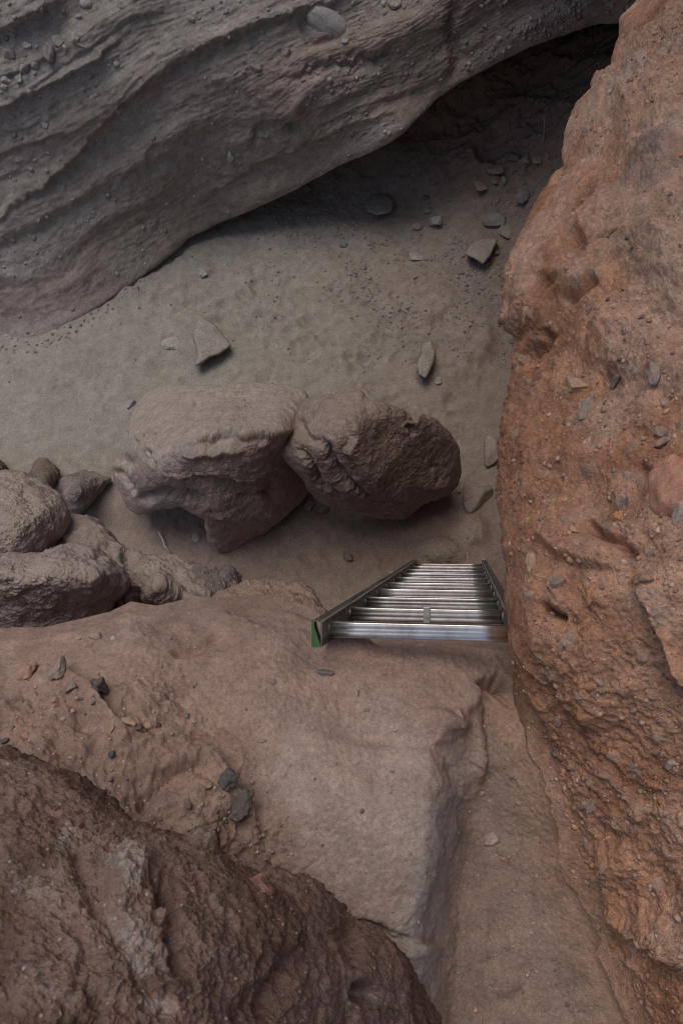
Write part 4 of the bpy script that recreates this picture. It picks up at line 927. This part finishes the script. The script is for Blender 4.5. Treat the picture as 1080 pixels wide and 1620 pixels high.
_b = M_GREEN.node_tree.nodes['Principled BSDF']; _b.inputs['Roughness'].default_value = .6; _b.inputs['Specular IOR Level'].default_value = .15
_n = M_GREEN.node_tree.nodes.new('ShaderNodeTexNoise'); _n.inputs['Scale'].default_value = 60; _n.inputs['Detail'].default_value = 5
_r = M_GREEN.node_tree.nodes.new('ShaderNodeValToRGB'); _r.color_ramp.elements[0].color = (.004, .12, .025, 1); _r.color_ramp.elements[1].color = (.006, .30, .06, 1); _e = _r.color_ramp.elements.new(.92); _e.color = (.12, .14, .075, 1); _r.color_ramp.elements[1].position = .62; _r.color_ramp.elements[0].position = .35
M_GREEN.node_tree.links.new(_n.outputs[0], _r.inputs[0]); M_GREEN.node_tree.links.new(_r.outputs[0], _b.inputs['Base Color'])

W_RT = np.array([1., 0, 0]); W_UP = np.array([0, S_, C_])
def cam2w(v): return v[0] * W_RT + v[1] * W_UP + v[2] * FWD
l_dir = cam2w(((737 - 540) / F, (810 - 835) / F, 1.0)); l_dir /= np.linalg.norm(l_dir)          # down along the rails
l_x = cam2w((1.0, 0, -(737 - 540) / F)); l_x -= l_dir * (l_x @ l_dir); l_x /= np.linalg.norm(l_x)
l_y = np.cross(l_x, l_dir); l_y /= np.linalg.norm(l_y)
if l_y @ W_UP < 0: l_y = -l_y                                                                     # out of the ladder's face, away from the ledge
rung0 = at(661, 998, 1.53)
from mathutils import Matrix
root = bpy.data.objects.new('ladder', None); COL.objects.link(root)
# local axes: x across, y out of the face, z up along the rails
Mw = Matrix([[l_x[0], l_y[0], -l_dir[0], 0], [l_x[1], l_y[1], -l_dir[1], 0], [l_x[2], l_y[2], -l_dir[2], 0], [0, 0, 0, 1]])
LEN_DN = 9 * .283 + .26
foot = rung0 + l_dir * LEN_DN
Mw.translation = Vector(foot); root.matrix_world = Mw
tag(root, 'worn aluminium ladder with ribbed rungs dropping from the ledge to the sand below', 'ladder')
HW = .176
def part(name, bm, mat_, parent):
    me = bpy.data.meshes.new(name); bmesh.ops.recalc_face_normals(bm, faces=bm.faces); bm.to_mesh(me); bm.free(); me.materials.append(mat_)
    o = bpy.data.objects.new(name, me); COL.objects.link(o); o.parent = parent
    return o
def extrude_profile(bm, prof, axis_, a, b_, nseg=1):
    """closed profile of (u, v) swept along x or z"""
    rings = []
    for i in range(nseg + 1):
        s_ = a + (b_ - a) * i / nseg
        rings.append([bm.verts.new((s_, u, v) if axis_ == 'x' else (u, v, s_)) for u, v in prof])
    m = len(prof)
    for i in range(nseg):
        for k in range(m): bm.faces.new((rings[i][k], rings[i][(k + 1) % m], rings[i + 1][(k + 1) % m], rings[i + 1][k]))
    bm.faces.new(rings[0][::-1]); bm.faces.new(rings[-1])
def rung_profile():
    pr = []
    ny, nz = .0157, .0145
    # ribbed tread on top, rounded front and back, plain below
    K = 40
    for i in range(K + 1):
        u = ny - 2 * ny * i / K
        edge_ = max(0, abs(u) / ny - .84) / .16
        z_ = nz - .004 * (1 - math.sqrt(max(0, 1 - edge_ ** 2))) +   .00011 * (math.cos(u / ny * math.pi * 3.5) if abs(u) < ny * .9 else 0)
        pr.append((u, z_))
    for i in range(1, 8):
        a = math.pi * i / 8
        pr.append((-ny * (.55 + .45 * math.cos(a)) if i < 4 else (-ny * .55 * math.cos(math.pi * (i) / 8) if False else -ny * math.cos(a)), nz * .5 - nz * 1.3 * math.sin(a)))
    return pr
def rung_prof2():
    pr = rung_profile()[:41]
    ny, nz = .0157, .0145
    pr += [(-ny, 0.0), (-ny * .85, -nz * .7), (-ny * .5, -nz), (ny * .5, -nz), (ny * .85, -nz * .7), (ny, 0.0)]
    return pr
z0 = LEN_DN
for i in range(10):
    bm = bmesh.new(); extrude_profile(bm, rung_prof2(), 'x', -HW + .003, HW - .003, 6)
    bmesh.ops.translate(bm, verts=bm.verts, vec=(0, 0, z0 - i * .283))
    o = part('rung', bm, M_RUNG, root)
    for p_ in o.data.polygons: p_.use_smooth = True
    mod = o.modifiers.new('edges', 'EDGE_SPLIT') if False else None
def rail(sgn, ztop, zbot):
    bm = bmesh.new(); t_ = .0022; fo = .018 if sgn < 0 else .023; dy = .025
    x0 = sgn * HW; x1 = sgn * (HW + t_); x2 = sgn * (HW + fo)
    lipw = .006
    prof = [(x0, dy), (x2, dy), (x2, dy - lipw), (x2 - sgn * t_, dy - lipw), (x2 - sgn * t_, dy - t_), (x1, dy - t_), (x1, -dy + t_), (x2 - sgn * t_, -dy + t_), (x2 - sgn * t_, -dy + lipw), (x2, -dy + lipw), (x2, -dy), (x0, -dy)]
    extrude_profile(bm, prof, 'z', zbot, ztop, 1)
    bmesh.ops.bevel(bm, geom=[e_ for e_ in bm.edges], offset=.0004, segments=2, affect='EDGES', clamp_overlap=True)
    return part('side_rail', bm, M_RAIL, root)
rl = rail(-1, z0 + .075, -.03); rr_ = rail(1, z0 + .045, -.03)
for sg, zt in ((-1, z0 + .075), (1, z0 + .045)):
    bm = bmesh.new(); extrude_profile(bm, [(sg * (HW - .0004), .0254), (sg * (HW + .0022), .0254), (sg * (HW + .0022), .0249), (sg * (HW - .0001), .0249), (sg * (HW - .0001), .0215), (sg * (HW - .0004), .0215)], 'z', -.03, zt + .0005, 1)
    part('bright_edge', bm, M_EDGE, root)
# dark collars where the rungs pass through the rails
for i in range(10):
    for sg in (-1, 1):
        bm = bmesh.new(); prof = [(.0185 * math.cos(a), .0172 * math.sin(a)) for a in np.linspace(0, 2 * math.pi, 24, endpoint=False)]
        extrude_profile(bm, prof, 'x', sg * (HW - .0045), sg * (HW - .0001), 1)
        bmesh.ops.translate(bm, verts=bm.verts, vec=(0, 0, z0 - i * .283))
        part('collar', bm, M_RAIL, root)
# green plastic: a strip in the open side of the rail end and a torn corner
bm = bmesh.new()
xo = -(HW + .018)
extrude_profile(bm, [(xo - .0022, .0245), (xo + .0026, .0225), (xo + .0034, .0105), (xo + .0155, -.0215), (xo + .0155, -.0245), (xo - .0022, -.0262)], 'z', z0 + .05, z0 + .0775, 1)
part('end_cap', bm, M_GREEN, root)['label'] = 'torn green plastic end cap'
bm = bmesh.new()
xo = HW + .023
extrude_profile(bm, [(xo - .020, -.0226), (xo - .003, -.0226), (xo - .003, -.010), (xo - .006, -.016), (xo - .020, -.018)], 'z', z0 + .02, z0 + .047, 1)
part('end_cap', bm, M_GREEN, root)
for sg in (-1, 1):
    bm = bmesh.new(); bmesh.ops.create_cube(bm, size=1)
    bmesh.ops.scale(bm, verts=bm.verts, vec=(.036, .062, .05)); bmesh.ops.translate(bm, verts=bm.verts, vec=(sg * (HW + .0115), 0, -.045))
    bmesh.ops.bevel(bm, geom=list(bm.edges), offset=.006, segments=3, affect='EDGES')
    part('foot_pad', bm, M_CLIP, root)
# the latch plate on the second rung with its bolt
bm = bmesh.new()
pr = [(.0205, .0150), (.0205, .0180), (.0185, .0195), (-.0185, .0195), (-.0205, .0180), (-.0205, -.010), (-.0185, -.010), (-.0185, .0170), (.0185, .0170), (.0185, .0150)]
extrude_profile(bm, pr, 'x', -.0075, .0075, 1); bmesh.ops.translate(bm, verts=bm.verts, vec=(.004, 0, z0 - .283))
bmesh.ops.bevel(bm, geom=list(bm.edges), offset=.0004, segments=1, affect='EDGES')
cl = part('latch_plate', bm, M_CLIP, root)
bm = bmesh.new(); bmesh.ops.create_cone(bm, cap_ends=True, segments=20, radius1=.0036, radius2=.0028, depth=.0035)
bmesh.ops.translate(bm, verts=bm.verts, vec=(.004, -.002, z0 - .283 + .0212)); part('bolt', bm, M_CLIP, cl)

# ------------------------------------------------------------------ light
w = bpy.data.worlds.new('World'); SC.world = w; w.use_nodes = True
nt = w.node_tree; bg = nt.nodes['Background']; sky = nt.nodes.new('ShaderNodeTexSky')
SUN_EL, SUN_AZ = math.radians(74), math.radians(-50)         # the azimuth is measured from +Y towards +X
sky.sky_type = 'NISHITA'; sky.sun_disc = False; sky.sun_elevation = SUN_EL; sky.sun_rotation = SUN_AZ
sky.dust_density = 3.0; sky.air_density = 1.0; sky.ozone_density = .6
nt.links.new(sky.outputs[0], bg.inputs[0]); bg.inputs[1].default_value = .092
sl = bpy.data.lights.new('sun', 'SUN'); sl.energy = 1.15; sl.angle = math.radians(42); sl.color = (1, .93, .84)
so = bpy.data.objects.new('sun', sl); COL.objects.link(so)
dirv = Vector((math.sin(SUN_AZ) * math.cos(SUN_EL), math.cos(SUN_AZ) * math.cos(SUN_EL), math.sin(SUN_EL)))
so.rotation_euler = dirv.to_track_quat('Z', 'Y').to_euler(); so.location = (0, 0, 12)

# ------------------------------------------------------------------ camera
cd = bpy.data.cameras.new('camera'); cd.sensor_fit = 'VERTICAL'; cd.sensor_height = 23.5; cd.sensor_width = 23.5 * 1080 / 1620; cd.lens = 18.0
cd.clip_start = .02; cd.clip_end = 200
cd.dof.use_dof = True; cd.dof.focus_distance = 2.6; cd.dof.aperture_fstop = 8.0
co = bpy.data.objects.new('camera', cd); COL.objects.link(co); co.location = (0, 0, HC); co.rotation_euler = (math.pi / 2 - TH, 0, 0)
SC.camera = co

SC.view_settings.view_transform = 'Standard'; SC.view_settings.look = 'None'; SC.view_settings.gamma = 1
SC.view_settings.exposure = 0.06
SC.render.engine = 'CYCLES'
SC.cycles.use_denoising = True; SC.cycles.filter_width = 1.0
SC.cycles.max_bounces = 8; SC.cycles.diffuse_bounces = 5
